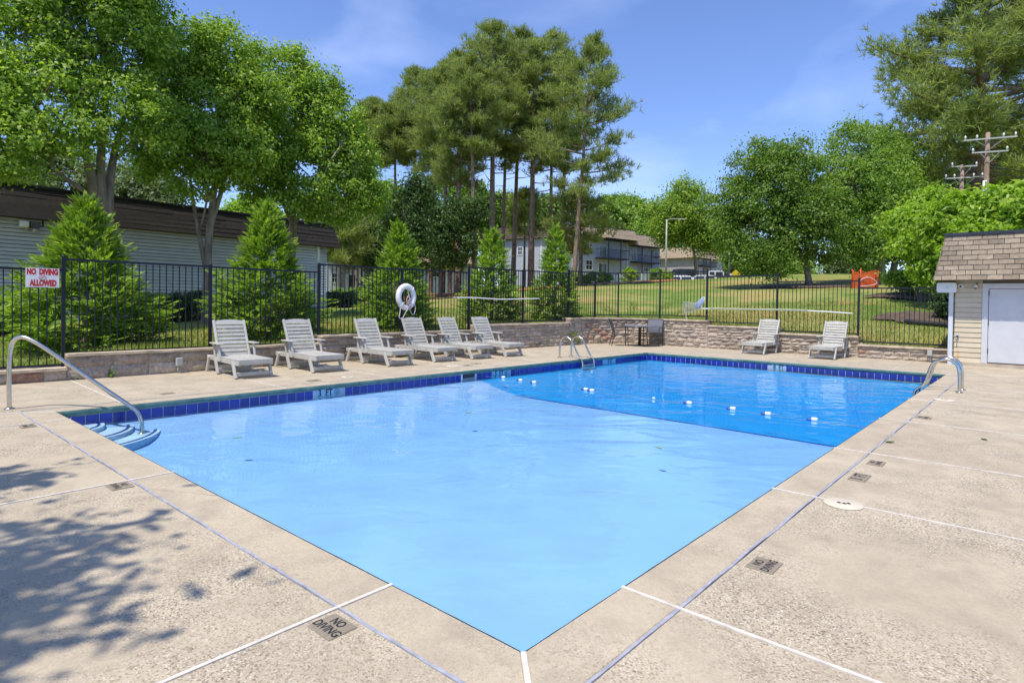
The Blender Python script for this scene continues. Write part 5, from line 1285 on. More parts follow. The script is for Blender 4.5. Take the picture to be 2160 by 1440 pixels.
def car(name, label, cat, px, Y, heading, col, van=False, py=None):
    b0 = ground_at(px, Y) if py is None else V(px, py, Y); t = thing(name, label, cat, b0)
    ch, sh = math.cos(heading), math.sin(heading)
    def T(x, y, z): return b0+Vector((x*ch-y*sh, x*sh+y*ch, z))
    paint = mat('car_paint_'+str(len(bpy.data.materials)), col, .25, var=.03, spec=.6)
    Ls, hb, ht = (2.5, 1.0, 1.9) if van else (2.2, .92, 1.45)
    low = [(-Ls, .42), (-Ls+.08, hb-.12), (-Ls+.5, hb), (Ls-1.0, hb), (Ls-.2, hb-.2), (Ls, .50), (Ls-.1, .25), (-Ls+.1, .25)]
    cab = [(-Ls+.25, hb), (-Ls+.5, ht-.06), (-Ls+.9, ht), (.5, ht), (.75, ht-.05), (1.35, hb)] if van else [(-Ls+.35, hb), (-1.2, ht-.05), (-.8, ht), (.3, ht), (.55, ht-.04), (1.25, hb)]
    for nm, prof, w_, wt in (('body', low, .88, .84), ('cabin', cab, .80, .68)):
        mb = MB(); n = len(prof)
        zs_ = [z for _, z in prof]; z0, z1 = min(zs_), max(zs_)
        ww = [w_+(wt-w_)*((z-z0)/(z1-z0)) for z in zs_]
        vs = [T(x, -w, z) for (x, z), w in zip(prof, ww)]+[T(x, w, z) for (x, z), w in zip(prof, ww)]
        mb.add(vs, [tuple(range(n)), tuple(range(2*n-1, n-1, -1))]+[(i, n+i, n+(i+1) % n, (i+1) % n) for i in range(n)]); mb.build(nm, paint, t, bevel=.04)
    w_ = .76
    xs = ([(-Ls+.55, -1.2), (-1.1, -.05), (.05, 1.0)] if van else [(-1.3, -.35), (-.25, .85)])
    for s in (-1, 1):
        for x0, x1 in xs:
            y0, y1 = s*.802, s*.715
            MB().hexa([T(x0, y0-.01*s, hb+.05), T(x1, y0-.01*s, hb+.05), T(x1, y0+.006*s, hb+.05), T(x0, y0+.006*s, hb+.05), T(x0+.06, y1-.01*s, ht-.16), T(x1-(.30 if x1 > .6 else .04), y1-.01*s, ht-.16), T(x1-(.30 if x1 > .6 else .04), y1+.012*s, ht-.16), T(x0+.06, y1+.012*s, ht-.16)]).build('window', M['pane'], t)
    MB().hexa([T(1.33, -.68, hb+.03), T(1.33, .68, hb+.03), T(1.30, .68, hb+.03), T(1.30, -.68, hb+.03), T(.80, -.62, ht-.12), T(.80, .62, ht-.12), T(.76, .62, ht-.12), T(.76, -.62, ht-.12)]).build('windscreen', M['pane'], t)
    for x in (-Ls+.85, Ls-.9):
        for s in (-1, 1):
            mb = MB(); mb.tube([T(x, s*.70, .33), T(x, s*.90, .33)], .33, 16); wh = mb.build('wheel', M['rubber'], t)
            mb = MB(); mb.tube([T(x, s*.90, .33), T(x, s*.915, .33)], .20, 12); mb.build('rim', M['galv'], wh)
    for s in (-1, 1):
        MB().obox(T(Ls-.12, s*.62, .66), Vector((ch, sh, 0))*.06, Vector((-sh, ch, 0))*.16, UP*.07).build('headlight', M['white_plastic'], t)
        MB().obox(T(-Ls+.03, s*.68, .72), Vector((ch, sh, 0))*.04, Vector((-sh, ch, 0))*.10, UP*.10).build('tail_light', M['red'], t)
    return t
car('parked_van', 'white van with dark side windows parked past the lamp posts', 'van', 1524, 88, R(-12), (.62, .63, .66), True, 599)
car('parked_car', 'silver car roof showing over the lawn crest below the second lamp post', 'car', 1478, 64, R(170), (.45, .48, .52), False, 609)
car('parked_car', 'white car roof showing over the lawn crest right of the tall lamp post', 'car', 1430, 62, R(165), (.62, .63, .66), False, 611)
car('parked_car', 'dark blue car parked behind the two pale car roofs', 'car', 1452, 82, R(10), (.04, .05, .07), True, 597)
rdp = [V(1385, 596, 66), V(1640, 590, 66), V(1640, 586, 92), V(1385, 590, 92)]
nn = 14; mb = MB(); vs = []; xy = [(rdp[0].lerp(rdp[1], i/nn).lerp(rdp[3].lerp(rdp[2], i/nn), j/6)) for j in range(7) for i in range(nn+1)]
zz = terrain([(q.x, q.y) for q in xy]); mb.add([(q.x, q.y, z+.06) for q, z in zip(xy, zz)], [(j*(nn+1)+i, j*(nn+1)+i+1, (j+1)*(nn+1)+i+1, (j+1)*(nn+1)+i) for j in range(6) for i in range(nn)], True)
tag(mb.build('road', M['asphalt'], None), 'asphalt drive with parked cars at the top of the lawn', None, None, 'structure')
# white site fence, barrier and diamond sign near the apartments
for x0, x1, lab in ((1283, 1318, 'white panel fence before the apartment balconies, left piece'), (1352, 1375, 'white panel fence right of the round yellow bush')):
    a = ground_at(x0, 68); b_ = ground_at(x1, 70); t = thing('white_fence', lab, 'fence', a)
    for i in range(4): q = a.lerp(b_, i/3); q.z = tz(q.x, q.y); MB().bar(q-UP*.1, q+UP*1.15, .12, .12, (1, 0, 0)).build('post', M['trim'], t)
    for i in range(9):
        q0 = a.lerp(b_, i/9); q1 = a.lerp(b_, (i+.92)/9); zq = tz(q0.x, q0.y); MB().bar(Vector((q0.x, q0.y-.05, zq+.55)), Vector((q1.x, q1.y-.05, zq+.55)), .02, .95).build('board', M['trim'], t)
ys = V(1552, 578, 70); t = thing('warning_sign', 'yellow diamond sign on a post beside the parked white van', 'sign', ground_at(1552, 70))
MB().obox(ys, Vector((.28, 0, .28)), Vector((.28, 0, -.28)), (0, .012, 0)).build('panel', mat('sign_yellow', (.75, .55, .03), .5), t)
g0 = ground_at(1552, 70); MB().bar(g0, Vector((g0.x, g0.y+.04, ys.z)), .06, .06, (1, 0, 0)).build('post', M['galv'], t)
# orange netting round a hole on the hill
sf = ground_at(1822, 34.5); t = thing('safety_fence', 'orange plastic net fencing set up as an enclosure on the hillside', 'barrier', sf)
cs = [V(1796, 600, 33.6), V(1812, 600, 33.0), V(1846, 600, 33.4), V(1852, 600, 35.6), V(1836, 600, 37.0), V(1800, 600, 36.6)]
for q in cs: q.z = tz(q.x, q.y)
for i, q in enumerate(cs): 
    lean = Vector((rnd.uniform(-.12, .12), rnd.uniform(-.1, .1), 1.05+rnd.uniform(-.1, .12))); MB().tube([q-UP*.1, q+lean], .022, 6).build('stake', M['safety'], t)
    p2 = cs[(i+1) % 6]; mb = MB(); hN = .95+rnd.uniform(-.05, .08); sg = rnd.uniform(.05, .18)
    L_ = (p2-q).length; k_ = max(5, int(L_/.10))
    def npnt(f, g): return q.lerp(p2, f)+UP*((hN-sg*math.sin(f*math.pi))*g+.04)+Vector((0, -.03, 0))
    for j in range(k_+1): f = j/k_; mb.bar(npnt(f, 0), npnt(f, 1)+UP*rnd.uniform(0, .05), .034, .012, (1, 0, 0))
    for g in range(9):
        for j in range(k_): mb.bar(npnt(j/k_, g/8), npnt((j+1)/k_, g/8), .012, .034)
    mb.build('net_panel', M['safety'], t)
mb = MB(); q = (cs[0]+cs[2])/2+Vector((0, -.5, .15)); mb.tube(smooth_path([q+Vector((-.6, 0, .1)), q+Vector((-.3, 0, .38)), q+Vector((.1, 0, .42)), q+Vector((.45, 0, .15)), q+Vector((.1, 0, .0)), q+Vector((-.5, 0, -.05))], 5), .03, 6); mb.build('warning_tape', M['rope_red'], t)
# black drain pipe and mulch beds
pp = [V(1910, 680, 19.6), V(1930, 683, 19.3), V(1962, 685, 19.0), V(1990, 688, 18.7), V(2010, 692, 18.4)]
for q in pp: q.z = tz(q.x, q.y)+.09
mb = MB(); sp_ = smooth_path(pp, 8); mb.tube(sp_, [.075+.012*(i % 2) for i in range(len(sp_))], 8); tag(mb.build('drain_pipe', M['rubber'], None), 'black corrugated pipe lying on the slope behind the shed corner', 'pipe')
c0 = ground_at(1965, 20.2); drape('mulch_bed', c0.x, c0.y, 1.7, 1.0, -.2, M['mulch_dark'], 'dark mulch patch above the black pipe by the shed', 1)
c0 = ground_at(1965, 25.5); drape('mulch_bed', c0.x, c0.y, 2.2, 1.1, -.2, M['mulch_dark'], 'dark mulch strip under the low bushes near the orange netting', 2)
c0 = ground_at(1128, 57); drape('mulch_bed', c0.x, c0.y, 6.5, 10.5, .1, M['mulch'], 'orange pine straw bed under the tall pines', 3)
c0 = ground_at(1310, 57.5); drape('mulch_bed', c0.x, c0.y, 5.0, 5.5, .1, M['mulch'], 'orange straw bed below the apartment shrubs', 4)
c0 = ground_at(925, 50); drape('mulch_bed', c0.x, c0.y, 4.2, 6.0, .1, M['mulch'], 'orange straw bed under the left pines', 5)
c0 = ground_at(1700, 38.5); drape('mulch_bed', c0.x, c0.y, 2.6, 1.8, 0, M['mulch_dark'], 'bare brown earth under the leaning hillside tree', 6)
c0 = ground_at(720, 31.5); drape('mulch_bed', c0.x, c0.y, 2.6, 1.1, .3, M['mulch_dark'], 'dark bed under the low hedge beyond the tall fence post', 7)
# ================================================================ PLANTS
def lob(px, py, Y, r, ry=None, rz=None):
    """an ellipsoid of crown centred on a sight line at distance Y, r in pixels"""
    p = V(px, py, Y); k = Y/FPX; return (p.x, p.y, p.z, r*k, (ry or r*.85)*k, (rz or r)*k)
def gp(px, Y, dz=0): p = V(px, 640, Y); p.z = tz(p.x, p.y)+dz; return p
def st_(px, py, Y, r): p = V(px, py, Y); return (p.x, p.y, p.z, r)
# --- arborvitae behind the fence
ARB = [(180, 12.9, 408, 122, 11, 2500, 'broad arborvitae behind the NO DIVING sign, tallest of the row'), (563, 14.9, 416, 92, 12, 2100, 'arborvitae behind the second lounger, before the tall fence post'),
       (838, 17.3, 466, 64, 13, 1600, 'arborvitae behind the life ring'), (1037, 20.0, 474, 52, 14, 1400, 'arborvitae behind the short white pole'), (1168, 21.6, 468, 43, 15, 1200, 'slim arborvitae at the far corner of the wall')]
for px, Y, yt, rp, sd, n, lab in ARB:
    b0 = gp(px, Y, -.05); arborvitae(lab, b0, V(px, yt, Y).z-b0.z, rp*Y/FPX, sd, n, 'arborvitae along the fence')
# --- maples on the left
def ml(lst): return [lob(*q) for q in lst]
b0 = gp(215, 17.6); 
tree('maple_tree', 'large many stemmed maple filling the top left corner, behind the first arborvitae', 'maple tree', b0,
     [[(b0.x, b0.y, b0.z-.1, .26), st_(212, 480, 17.6, .20), st_(190, 360, 17.4, .13), st_(165, 230, 17, .07), st_(150, 60, 17, .03)],
      [(b0.x+.1, b0.y, b0.z-.1, .22), st_(218, 470, 17.6, .17), st_(212, 350, 17.6, .12), st_(225, 200, 17.8, .07), st_(240, 0, 18, .03)],
      [(b0.x+.2, b0.y, b0.z-.1, .20), st_(228, 460, 17.7, .15), st_(238, 340, 18, .10), st_(270, 220, 18.5, .05)],
      [st_(210, 420, 17.6, .08), st_(150, 385, 17.2, .06), st_(105, 345, 16.6, .035), st_(60, 250, 16, .02)]],
     ml([(60, 90, 17, 130), (200, 30, 17.5, 150), (285, 110, 18, 85), (100, 215, 16.5, 120), (255, 235, 17, 90), (20, 285, 15.5, 95), (190, -120, 17.5, 170), (30, -90, 17, 150), (275, 20, 18.5, 62), (-90, 120, 16, 140), (-70, 300, 15, 110), (330, 260, 18, 60), (170, 290, 16, 55)]),
     1150, 72, .38, .112, M['leaf_maple'], M['bark'], 21, None, 40)
b0 = gp(434, 20.5)
tree('maple_tree', 'maple with slender grey twin stems before the hedge, behind the first lounger', 'maple tree', b0,
     [[(b0.x, b0.y, b0.z-.1, .17), st_(437, 590, 20.5, .14), st_(441, 500, 20.5, .125), st_(452, 400, 20.5, .10), st_(462, 300, 20.6, .06), st_(470, 150, 20.8, .025)],
      [st_(443, 480, 20.5, .09), st_(462, 420, 20.6, .08), st_(490, 320, 21, .05), st_(510, 180, 21.2, .02)],
      [st_(437, 590, 20.5, .08), st_(425, 520, 20.4, .075), st_(410, 440, 20.3, .06), st_(395, 330, 20, .035), st_(380, 200, 20, .015)],
      [st_(423, 480, 20.4, .04), st_(436, 425, 20.2, .035), st_(445, 350, 20, .02)]],
     ml([(392, 110, 20.5, 68), (470, 120, 21, 78), (430, 225, 20.5, 100), (352, 290, 19.5, 82), (525, 215, 21, 78), (455, 320, 20, 80), (345, 190, 19.8, 70), (395, 385, 19.5, 40), (520, 320, 20.5, 60), (300, 340, 19.5, 40)]),
     820, 72, .38, .115, M['leaf_maple'], M['bark'], 22, None, 34)
b0 = gp(612, 23.5)
tree('maple_tree', 'dense dark limbed maple at the right end of the row, over the brown roof corner', 'maple tree', b0,
     [[(b0.x, b0.y, b0.z-.1, .20), st_(614, 560, 23.5, .17), st_(618, 470, 23.5, .15), st_(612, 380, 23.5, .11), st_(625, 250, 23.5, .06), st_(630, 130, 23.5, .02)],
      [st_(616, 480, 23.5, .10), st_(640, 440, 23.3, .08), st_(680, 380, 23, .05), st_(730, 300, 23, .02)],
      [st_(616, 470, 23.5, .09), st_(590, 410, 23.4, .07), st_(570, 320, 23, .035)]],
     ml([(590, 160, 23.5, 72), (655, 190, 23.5, 62), (605, 260, 23, 100), (700, 275, 23.5, 78), (745, 345, 23.5, 55), (640, 375, 22.5, 88), (770, 415, 23.5, 46), (560, 375, 22.5, 62), (715, 420, 23, 58), (550, 300, 22.5, 70), (690, 210, 24, 38), (725, 298, 23.2, 46)]),
     880, 72, .40, .122, M['leaf_maple'], M['bark'], 23, None, 34)
# the shade tree whose shadow dapples the deck in the left foreground stands off to the left
tree('shade_tree', 'leafy tree standing left of the deck, shading the concrete in the foreground', 'tree', (-8.32, -1.12, -.1),
     [[(-8.32, -1.12, -.2, .24), (-8.22, -1.12, 2.2, .19), (-7.52, -1.12, 4.2, .12), (-5.92, -1.02, 6.2, .06), (-4.92, -0.92, 7.0, .03)], [(-8.22, -1.12, 2.4, .13), (-8.92, -1.42, 5, .08), (-9.22, -1.62, 8, .03)]],
     [(-5.67, -1.07, 6.7, 1.25, .9, .8), (-6.82, -1.62, 7.0, 1.8, 1.7, 1.4), (-6.12, -0.17, 6.5, .75, .5, .5), (-8.32, -1.42, 8, 2.6, 2.5, 2.0), (-7.02, 0.28, 7.6, 1.1, .7, .6), (-6.42, -2.62, 6.9, 1.4, 1.1, .8), (-4.27, 0.06, 6.5, .80, .62, .42), (-4.97, 0.4, 6.7, .85, .8, .5), (-5.32, 1.48, 6.5, .38, .42, .25), (-5.72, 2.13, 6.5, .5, .22, .2)],
     420, 64, .45, .17, M['leaf_maple'], M['bark'], 24)
# --- loblolly pines in the middle: (trunk x at base, x at top, y top, Y, crown bottom y, half width px, seed)
PN = [(1003, 992, 128, 48, 330, 66, 1, 'slim pine at the left of the tallest group'), (1036, 1042, 50, 51, 350, 92, 2, 'tallest pine, its top highest in the middle group'), (1058, 1072, 92, 54, 330, 74, 3, 'straight dark pine just right of the tallest pine'),
      (1081, 1100, 66, 57, 340, 72, 4, 'pine behind the middle group with its top between two others'), (1119, 1128, 84, 52, 350, 70, 5, 'pine standing third from the right of the tall group'), (1160, 1166, 70, 55, 370, 82, 6, 'pine second from the right of the tall group'),
      (1184, 1196, 110, 60, 360, 62, 7, 'thin pine behind the right pine of the tall group'), (1208, 1250, 80, 47, 440, 96, 18, 'leaning pine at the right of the tall group with long low limbs'),
      (792, 788, 212, 60, 350, 44, 9, 'shorter pine seen beside the maple crown'), (836, 832, 222, 58, 350, 46, 10, 'shorter pine next right of the pine beside the maple'), (868, 880, 150, 60, 330, 60, 11, 'pine left of the tall group with a rounded top'),
      (906, 922, 148, 56, 370, 62, 12, 'pine with a bare lower trunk left of the tall group'), (932, 950, 128, 53, 390, 66, 13, 'pine at the left shoulder of the tall group'), (966, 968, 110, 50, 400, 60, 14, 'pine left beside the slim pine of the tall group'), (752, 760, 250, 64, 380, 40, 15, 'pine half hidden behind the right maple')]
for bx, tx, yt, Y, yc, hw, sd, lab in PN:
    b0 = gp(bx, Y, -.1); tp = V(tx, yt, Y); zc = V(bx, yc, Y).z
    pine('pine_tree', lab, b0, tp, zc, hw*Y/FPX*1.12, 100+sd, .20+.05*(sd % 3), 'tall pines beyond the fence', nb=38, tufts=100, nl=.38, nw=.032, k=9)
# low limbs of the leaning pine
def broad(px, Y, label, lobes, n, per, ls, seed, leaf='leaf_oak', ytrunk=None, r=.18, cr=.7, group=None, name='tree', cat='tree', stems=None, nlimb=18, asp=.62, lo=.5):
    b0 = gp(px, Y, -.1); L_ = ml(lobes); c0 = L_[0]
    s = stems or [[(b0.x, b0.y, b0.z-.2, r), (b0.x*.6+c0[0]*.4, b0.y, b0.z*.55+c0[2]*.45, r*.75), (c0[0], c0[1], c0[2], r*.35)]]
    return tree(name, label, cat, b0, s, L_, n, per, cr, ls, M[leaf], M['bark'], seed, group, nlimb, lo=lo, asp=asp)
broad(860, 40, 'slender bright green sapling under the left pines', [(850, 440, 40, 48), (870, 500, 40, 40), (835, 480, 40, 30), (880, 400, 40, 30)], 130, 70, .2, 31, 'leaf_dark', r=.10)
broad(930, 46, 'dark leafy tree beneath the pines beside the slim trunks', [(920, 470, 46, 60), (960, 510, 46, 52), (900, 530, 45, 45), (985, 450, 46, 40)], 190, 90, .2, 32, 'leaf_dark', r=.12)
broad(800, 48, 'dark understory tree right of the brown roof corner', [(760, 520, 48, 60), (720, 500, 50, 50), (800, 560, 48, 45), (690, 470, 50, 42), (790, 450, 50, 50)], 220, 90, .2, 33, 'leaf_dark', r=.14)
for bx, tx, yt, Y, yc, hw, sd, lab in ((1222, 1226, 420, 50, 535, 62, 41, 'young pine with low boughs before the grey apartments'), (1105, 1108, 405, 62, 500, 50, 42, 'small pine seen between the tall trunks'), (718, 716, 440, 44, 560, 60, 43, 'low grey green pine right of the brown roof'), (950, 948, 500, 52, 570, 46, 44, 'small pine at the foot of the tall group')):
    b0 = gp(bx, Y, -.1); pine('pine_tree', lab, b0, V(tx, yt, Y), V(bx, yc, Y).z, hw*Y/FPX, 100+sd, .14, 'young pines below the tall ones', nb=26, tufts=44, nl=.48, nw=.040, k=8)
# the leaning pine's two long low limbs end in their own foliage
# --- trees on the hill at right
b0 = gp(1706, 38.5)
broad(1706, 38.5, 'leaning round crowned tree on the hilltop in bare earth', [(1610, 400, 38.5, 92), (1660, 370, 39, 80), (1560, 420, 39, 58), (1600, 490, 38, 80), (1690, 470, 38, 78), (1545, 490, 38.5, 42), (1740, 510, 38, 55), (1640, 545, 37.5, 48), (1720, 440, 38.5, 60), (1575, 540, 38, 40), (1600, 335, 39, 38), (1680, 345, 39, 40)], 620, 92, .165, 51, 'leaf_hill', name='hill_tree', nlimb=44,
      stems=[[(b0.x, b0.y, b0.z-.2, .26), st_(1704, 580, 38.5, .20), st_(1693, 545, 38.5, .17), st_(1668, 500, 38.5, .12), st_(1640, 440, 38.6, .08), st_(1620, 370, 38.8, .03)], [st_(1696, 550, 38.5, .12), st_(1712, 500, 38.3, .09), st_(1722, 440, 38.4, .04)], [st_(1680, 520, 38.5, .10), st_(1640, 500, 38.2, .07), st_(1590, 470, 38, .03)]])
b0 = gp(1858, 40)
broad(1858, 40, 'tall open crowned tree behind the orange netting', [(1800, 300, 41, 45), (1845, 380, 41, 70), (1790, 400, 40, 62), (1880, 400, 40, 52), (1770, 470, 40, 58), (1850, 470, 40, 70), (1745, 360, 41, 32), (1900, 340, 42, 42), (1820, 530, 40, 42), (1905, 460, 40, 38), (1745, 430, 40, 38), (1870, 300, 42, 34)], 560, 88, .175, 52, 'leaf_oak', name='hill_tree', nlimb=40,
      stems=[[(b0.x, b0.y, b0.z-.2, .34), st_(1856, 540, 40, .28), st_(1852, 460, 40, .22), st_(1845, 380, 40.5, .12), st_(1830, 300, 41, .04)], [st_(1855, 480, 40, .12), st_(1810, 420, 40, .07), st_(1790, 330, 40.5, .03)], [st_(1853, 470, 40, .12), st_(1885, 420, 40, .06), st_(1895, 350, 41, .03)]])
b0 = gp(1876, 43)
broad(1876, 43, 'second dark trunk tree just right of the tall open crowned tree', [(1900, 520, 43, 40), (1880, 440, 44, 50), (1930, 480, 44, 40)], 160, 70, .26, 57, 'leaf_dark', name='hill_tree', r=.30)
broad(1470, 66, 'rounded light green tree in front of the apartments by the tall lamp post', [(1450, 440, 66, 55), (1420, 480, 66, 45), (1490, 490, 66, 52), (1400, 440, 67, 25), (1440, 410, 67, 32), (1515, 500, 66, 34)], 330, 90, .25, 53, 'leaf_maple', name='hill_tree', cr=1.0)
broad(1590, 76, 'small dark tree right of the parked white van', [(1600, 545, 76, 42), (1560, 540, 78, 34), (1640, 560, 76, 34)], 150, 70, .4, 54, 'leaf_oak', name='hill_tree', cr=1.0)
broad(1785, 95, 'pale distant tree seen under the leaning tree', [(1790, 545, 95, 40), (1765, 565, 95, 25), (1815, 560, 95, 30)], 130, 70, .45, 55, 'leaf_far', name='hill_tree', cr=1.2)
broad(1655, 90, 'far tree line clump left of the leaning trunk', [(1650, 560, 90, 40), (1690, 570, 90, 26)], 120, 70, .42, 56, 'leaf_oak', name='hill_tree', cr=1.2)
# --- the big pine on the right
b0 = gp(2056, 43, -.2)
pine('pine_tree', 'huge spreading pine at the right edge behind the utility poles', b0, V(2085, -230, 43), V(2056, 400, 43).z, 205*43/FPX, 171, .52, None, nb=84, tufts=170, nl=.44, nw=.042, k=10, stub=10, droop=.12,
     prof=lambda u: (.72+.28*min(1, u/.3))*(1-max(0, u-.35)/.65*.75))
b0 = gp(2190, 48, -.2)
pine('pine_tree', 'second big pine half outside the right edge', b0, V(2200, -160, 48), V(2190, 430, 48).z, 180*48/FPX, 172, .42, None, nb=50, tufts=100, nl=.38, nw=.04, k=9, stub=6, droop=.1)
broad(2010, 60, 'dark trees massed behind the utility poles', [(1960, 420, 61, 60), (2020, 410, 61, 62), (2090, 390, 61, 62), (2150, 370, 59, 70), (1985, 350, 63, 45), (2120, 300, 63, 50), (1930, 470, 59, 45), (2170, 460, 57, 50), (2060, 470, 57, 48), (1940, 380, 63, 40)], 520, 85, .34, 58, 'leaf_dark', name='hill_tree', cr=.9, r=.3)
# --- bright bushes behind the shed
leafy('leafy_bush', 'bright yellow green bush mass rising behind the shed roof', 'bush', ml([(2090, 470, 21, 72), (2040, 455, 21.5, 52), (2140, 450, 20.5, 62), (2000, 480, 22, 50), (2170, 440, 20.5, 50), (2060, 520, 20.5, 60)]), 420, 60, .42, .22, M['leaf_bright'], 61, None, .45, base=tuple(gp(2085, 21)), asp=.42)
leafy('leafy_bush', 'bright green bush left of the shed roof, in front of the dark trunks', 'bush', ml([(1960, 485, 24, 52), (1935, 520, 24, 40), (1985, 530, 23, 45), (1905, 470, 25, 34), (1965, 440, 25, 40), (1975, 575, 22.5, 36)]), 340, 60, .42, .20, M['leaf_bright'], 62, None, .45, base=tuple(gp(1955, 24)), asp=.42)
leafy('leafy_bush', 'low rounded green bush on the slope below the dark trunks', 'bush', ml([(1925, 590, 25.5, 34, None, 22), (1895, 588, 26, 24, None, 16), (1955, 592, 25, 26, None, 18)]), 150, 60, .30, .13, M['leaf_maple'], 63, None, .5, base=tuple(gp(1925, 25.5)))
leafy('leafy_bush', 'dark shrub close beside the shed corner', 'bush', ml([(1996, 640, 19.5, 20, None, 34), (2002, 600, 20, 18, None, 26)]), 70, 60, .25, .11, M['leaf_dark'], 64, None, .5, base=tuple(gp(1998, 19.5)))
# --- hedges and clipped shrubs
def hedge(x0, x1, Y0, Y1, h, dep, label, seed, leaf='leaf_dark', n=170, ls=.06):
    a = gp(x0, Y0); b_ = gp(x1, Y1); k = max(3, int((b_-a).length/.7)); el = []
    for i in range(k): q = a.lerp(b_, (i+.5)/k); zq = tz(q.x, q.y); el.append((q.x, q.y, zq+h*.5, .55, dep, h*.52))
    leafy('clipped_hedge', label, 'hedge', el, n, 80, .16, ls, M[leaf], seed, None, .55, base=tuple((a+b_)/2), lo=.7)
hedge(300, 436, 20.3, 22.4, 1.0, .55, 'dark clipped hedge along the grey building, behind the first fence panel', 71, n=260)
hedge(-60, 45, 16.4, 17.2, 1.0, .5, 'dark clipped hedge at the left edge of the picture', 72, n=160)
hedge(470, 640, 22.6, 26.6, .9, .5, 'clipped hedge along the building behind the second arborvitae', 73, n=220)
hedge(690, 748, 30.5, 31.5, .75, .6, 'low dark hedge just beyond the tall fence post', 74, n=150, ls=.08)
hedge(705, 775, 40, 41, .9, .6, 'lighter hedge before the low pale apartments', 75, 'leaf_oak', 150, .09)
for px, Y, r, lab, lf in ((1327, 62, 15, 'round yellow green bush before the balconies', 'leaf_bright'), (1405, 60, 10, 'small yellow green bush at the foot of the tall lamp post', 'leaf_bright'), (1253, 66, 14, 'clipped green shrub under the apartment windows', 'leaf_oak'), (1228, 66, 12, 'clipped green shrub at the left end of the apartment bed', 'leaf_oak'), (1276, 67, 12, 'clipped green shrub left of the white panel fence', 'leaf_oak'), (1386, 61, 13, 'low green shrub left of the tall lamp post', 'leaf_oak')):
    q = gp(px, Y); k = Y/FPX; leafy('round_shrub', lab, 'shrub', [(q.x, q.y, q.z+r*k*1.0, r*k*1.25, r*k*1.2, r*k*1.1)], 60, 60, .22, .14, M[lf], 80+int(px) % 17, 'round clipped shrubs by the apartments', lo=.7)
# --- trees far behind
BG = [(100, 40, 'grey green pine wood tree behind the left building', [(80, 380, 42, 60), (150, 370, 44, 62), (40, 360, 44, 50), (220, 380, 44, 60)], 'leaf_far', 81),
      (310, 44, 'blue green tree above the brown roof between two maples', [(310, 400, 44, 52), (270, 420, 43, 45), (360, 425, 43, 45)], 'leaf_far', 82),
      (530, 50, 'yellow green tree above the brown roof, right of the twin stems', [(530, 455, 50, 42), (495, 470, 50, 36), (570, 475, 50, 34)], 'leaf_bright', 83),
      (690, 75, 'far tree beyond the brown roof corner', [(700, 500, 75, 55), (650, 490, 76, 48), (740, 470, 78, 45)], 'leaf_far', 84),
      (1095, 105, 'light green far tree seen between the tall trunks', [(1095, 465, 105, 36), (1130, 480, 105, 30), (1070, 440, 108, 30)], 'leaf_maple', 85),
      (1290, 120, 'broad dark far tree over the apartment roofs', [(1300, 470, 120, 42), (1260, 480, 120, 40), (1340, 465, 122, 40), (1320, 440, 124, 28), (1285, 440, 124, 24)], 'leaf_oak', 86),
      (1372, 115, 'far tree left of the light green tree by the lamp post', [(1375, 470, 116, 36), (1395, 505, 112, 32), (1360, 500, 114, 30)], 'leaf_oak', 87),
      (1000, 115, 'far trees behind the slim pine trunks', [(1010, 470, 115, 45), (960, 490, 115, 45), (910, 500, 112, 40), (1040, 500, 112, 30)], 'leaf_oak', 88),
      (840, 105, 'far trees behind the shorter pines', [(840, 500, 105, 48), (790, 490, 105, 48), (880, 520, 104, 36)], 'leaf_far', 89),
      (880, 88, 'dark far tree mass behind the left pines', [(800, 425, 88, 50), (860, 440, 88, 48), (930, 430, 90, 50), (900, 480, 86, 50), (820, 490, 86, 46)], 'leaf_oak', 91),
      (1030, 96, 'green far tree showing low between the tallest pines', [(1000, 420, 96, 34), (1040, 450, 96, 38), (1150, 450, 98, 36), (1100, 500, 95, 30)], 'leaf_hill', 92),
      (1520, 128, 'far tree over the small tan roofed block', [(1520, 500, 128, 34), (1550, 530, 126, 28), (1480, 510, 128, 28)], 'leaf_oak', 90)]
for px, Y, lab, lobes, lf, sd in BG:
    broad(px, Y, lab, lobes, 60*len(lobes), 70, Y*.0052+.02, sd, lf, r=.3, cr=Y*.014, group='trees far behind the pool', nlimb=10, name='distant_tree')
for bx, yt, Y, yc, hw, sd, lab in ((60, 250, 46, 400, 60, 61, 'hazy pine trunk tree behind the left building edge'), (330, 300, 52, 430, 50, 62, 'hazy pine behind the building between the maples')):
    b0 = gp(bx, Y, -.1); pine('pine_tree', lab, b0, V(bx, yt, Y), V(bx, yc, Y).z, hw*Y/FPX, 200+sd, .2, None, nb=26, tufts=40, nl=.5, nw=.04, k=8)
# --- weeds at the foot of the wall and a few fallen leaves
def weed(px, py, h, label, seed):
    rg = rng_of(seed); b0 = G(px, py); t = thing('weed', label, 'weed', b0, 'weeds at the foot of the wall'); n = 70
    az = rg.random(n)*6.283; r = h*.55*rg.random(n)**.6; z = h*(.1+.9*rg.random(n)*(1-.5*r/(h*.55)))
    C_ = np.array(b0)+np.stack([np.cos(az)*r, np.sin(az)*r, z], 1); N = np.stack([np.cos(az)*.5, np.sin(az)*.5, np.ones(n)], 1)+rg.normal(size=(n, 3))*.4
    T = np.stack([np.cos(az), np.sin(az), rg.normal(size=n)*.3], 1); s = (.03+.05*rg.random(n)) if h < .5 else .08+.04*rg.random(n)
    mb = MB()
    for i in range(6): mb.tube([tuple(b0), tuple(C_[i])], [.005, .002], 4, cap=False)
    mb.build('stem', M['leaf_weed'], t); quad_obj('leaf_cluster', diamonds(C_, N, T, s*1.2, s*.6), M['leaf_weed'], t)
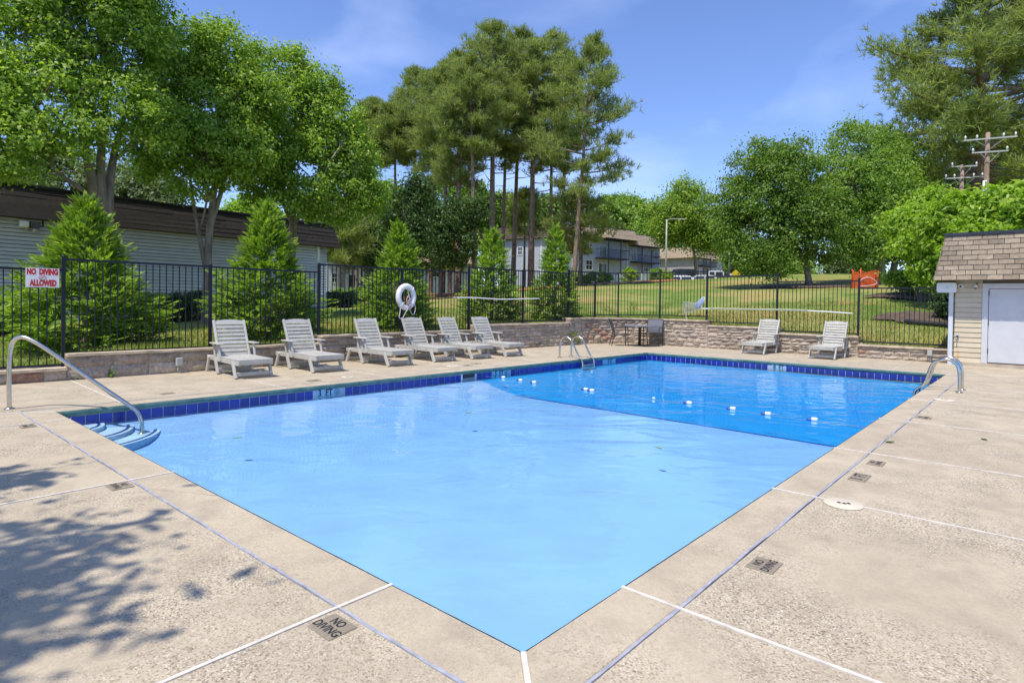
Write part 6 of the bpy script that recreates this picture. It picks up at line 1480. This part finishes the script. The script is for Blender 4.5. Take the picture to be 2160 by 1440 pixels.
for q in ((158, 800, .17, 'small weed in the wall joint nearest the handrail'), (236, 795, .20, 'leafy weed at the wall foot beneath the second block'), (1152, 730, .42, 'tall weed against the wall left of the far ladder'), (1132, 732, .22, 'low weed at the wall left of the tall weed'), (1262, 724, .24, 'spreading weed at the wall right of the far ladder'), (1207, 727, .62, 'bushy weed climbing the wall step behind the far ladder'), (1298, 721, .42, 'weed behind the left patio chair'), (1108, 733, .26, 'weed behind the last lounger')):
    weed(*q, seed=int(q[0]))
for px, py, z, lab in ((502, 924, WATER+.004, 'yellow green leaf floating in the near shallow water'), (1389, 945, WATER+.004, 'pale leaf floating near the deep end line'), (990, 871, WATER+.004, 'small leaf floating in the middle of the shallow end'), (2076, 926, .006, 'dark green leaf lying on the right deck'), (1877, 932, .006, 'tiny brown leaf on the right deck near the caulk line')):
    c0 = G(px, py, z); w_ = rnd.uniform(0, 6); a = Vector((math.cos(w_), math.sin(w_), 0))*.055; s_ = Vector((-a.y, a.x, 0))*.5
    q = [c0-a, c0-a*.3+s_+UP*.004, c0+a*.5+s_*.7+UP*.006, c0+a*1.1+UP*.01, c0+a*.5-s_*.7+UP*.006, c0-a*.3-s_+UP*.004]
    mb = MB(); mb.add(q, [(0, 1, 2, 3, 4, 5)]); tag(mb.build('fallen_leaf', M['leaf_weed'] if z < 0 else M['leaf_dark'], None), lab, 'leaf')
# --- grass blades where the lawn is close enough to show them
rg = rng_of(99); n = 60000; tt = rg.random(n)*(acc[-1]-.1)
base_ = np.array([(a.x, a.y, n__.x, n__.y) for a, d__, n__ in (at_len(x) for x in np.linspace(0, acc[-1]-.02, 700))])
ii = (tt/acc[-1]*699).astype(int); of = .34+9*rg.random(n)**1.7
xy = base_[ii, :2]+base_[ii, 2:]*of.reshape(-1, 1)+rg.normal(size=(n, 2))*.1
ok = ((xy-base_[ii, :2])*base_[ii, 2:]).sum(1) > .36; xy = xy[ok]
z = terrain(xy); n = len(xy); C_ = np.c_[xy, z]; hgt = (.05+.07*rg.random(n)).reshape(-1, 1); az = rg.random(n)*6.283
sd = np.stack([np.cos(az), np.sin(az), np.zeros(n)], 1)*.011; lean = rg.normal(size=(n, 3))*.035; lean[:, 2] = 0
v = np.stack([C_-sd, C_+sd, C_+lean+np.array([0, 0, 1])*hgt], 1).reshape(-1, 3)
tag(quad_obj('grass', v, M['grass'], None, 3, origin=(0, 0, 0)), 'short rough grass blades on the lawn behind the wall', 'grass', None, 'stuff')
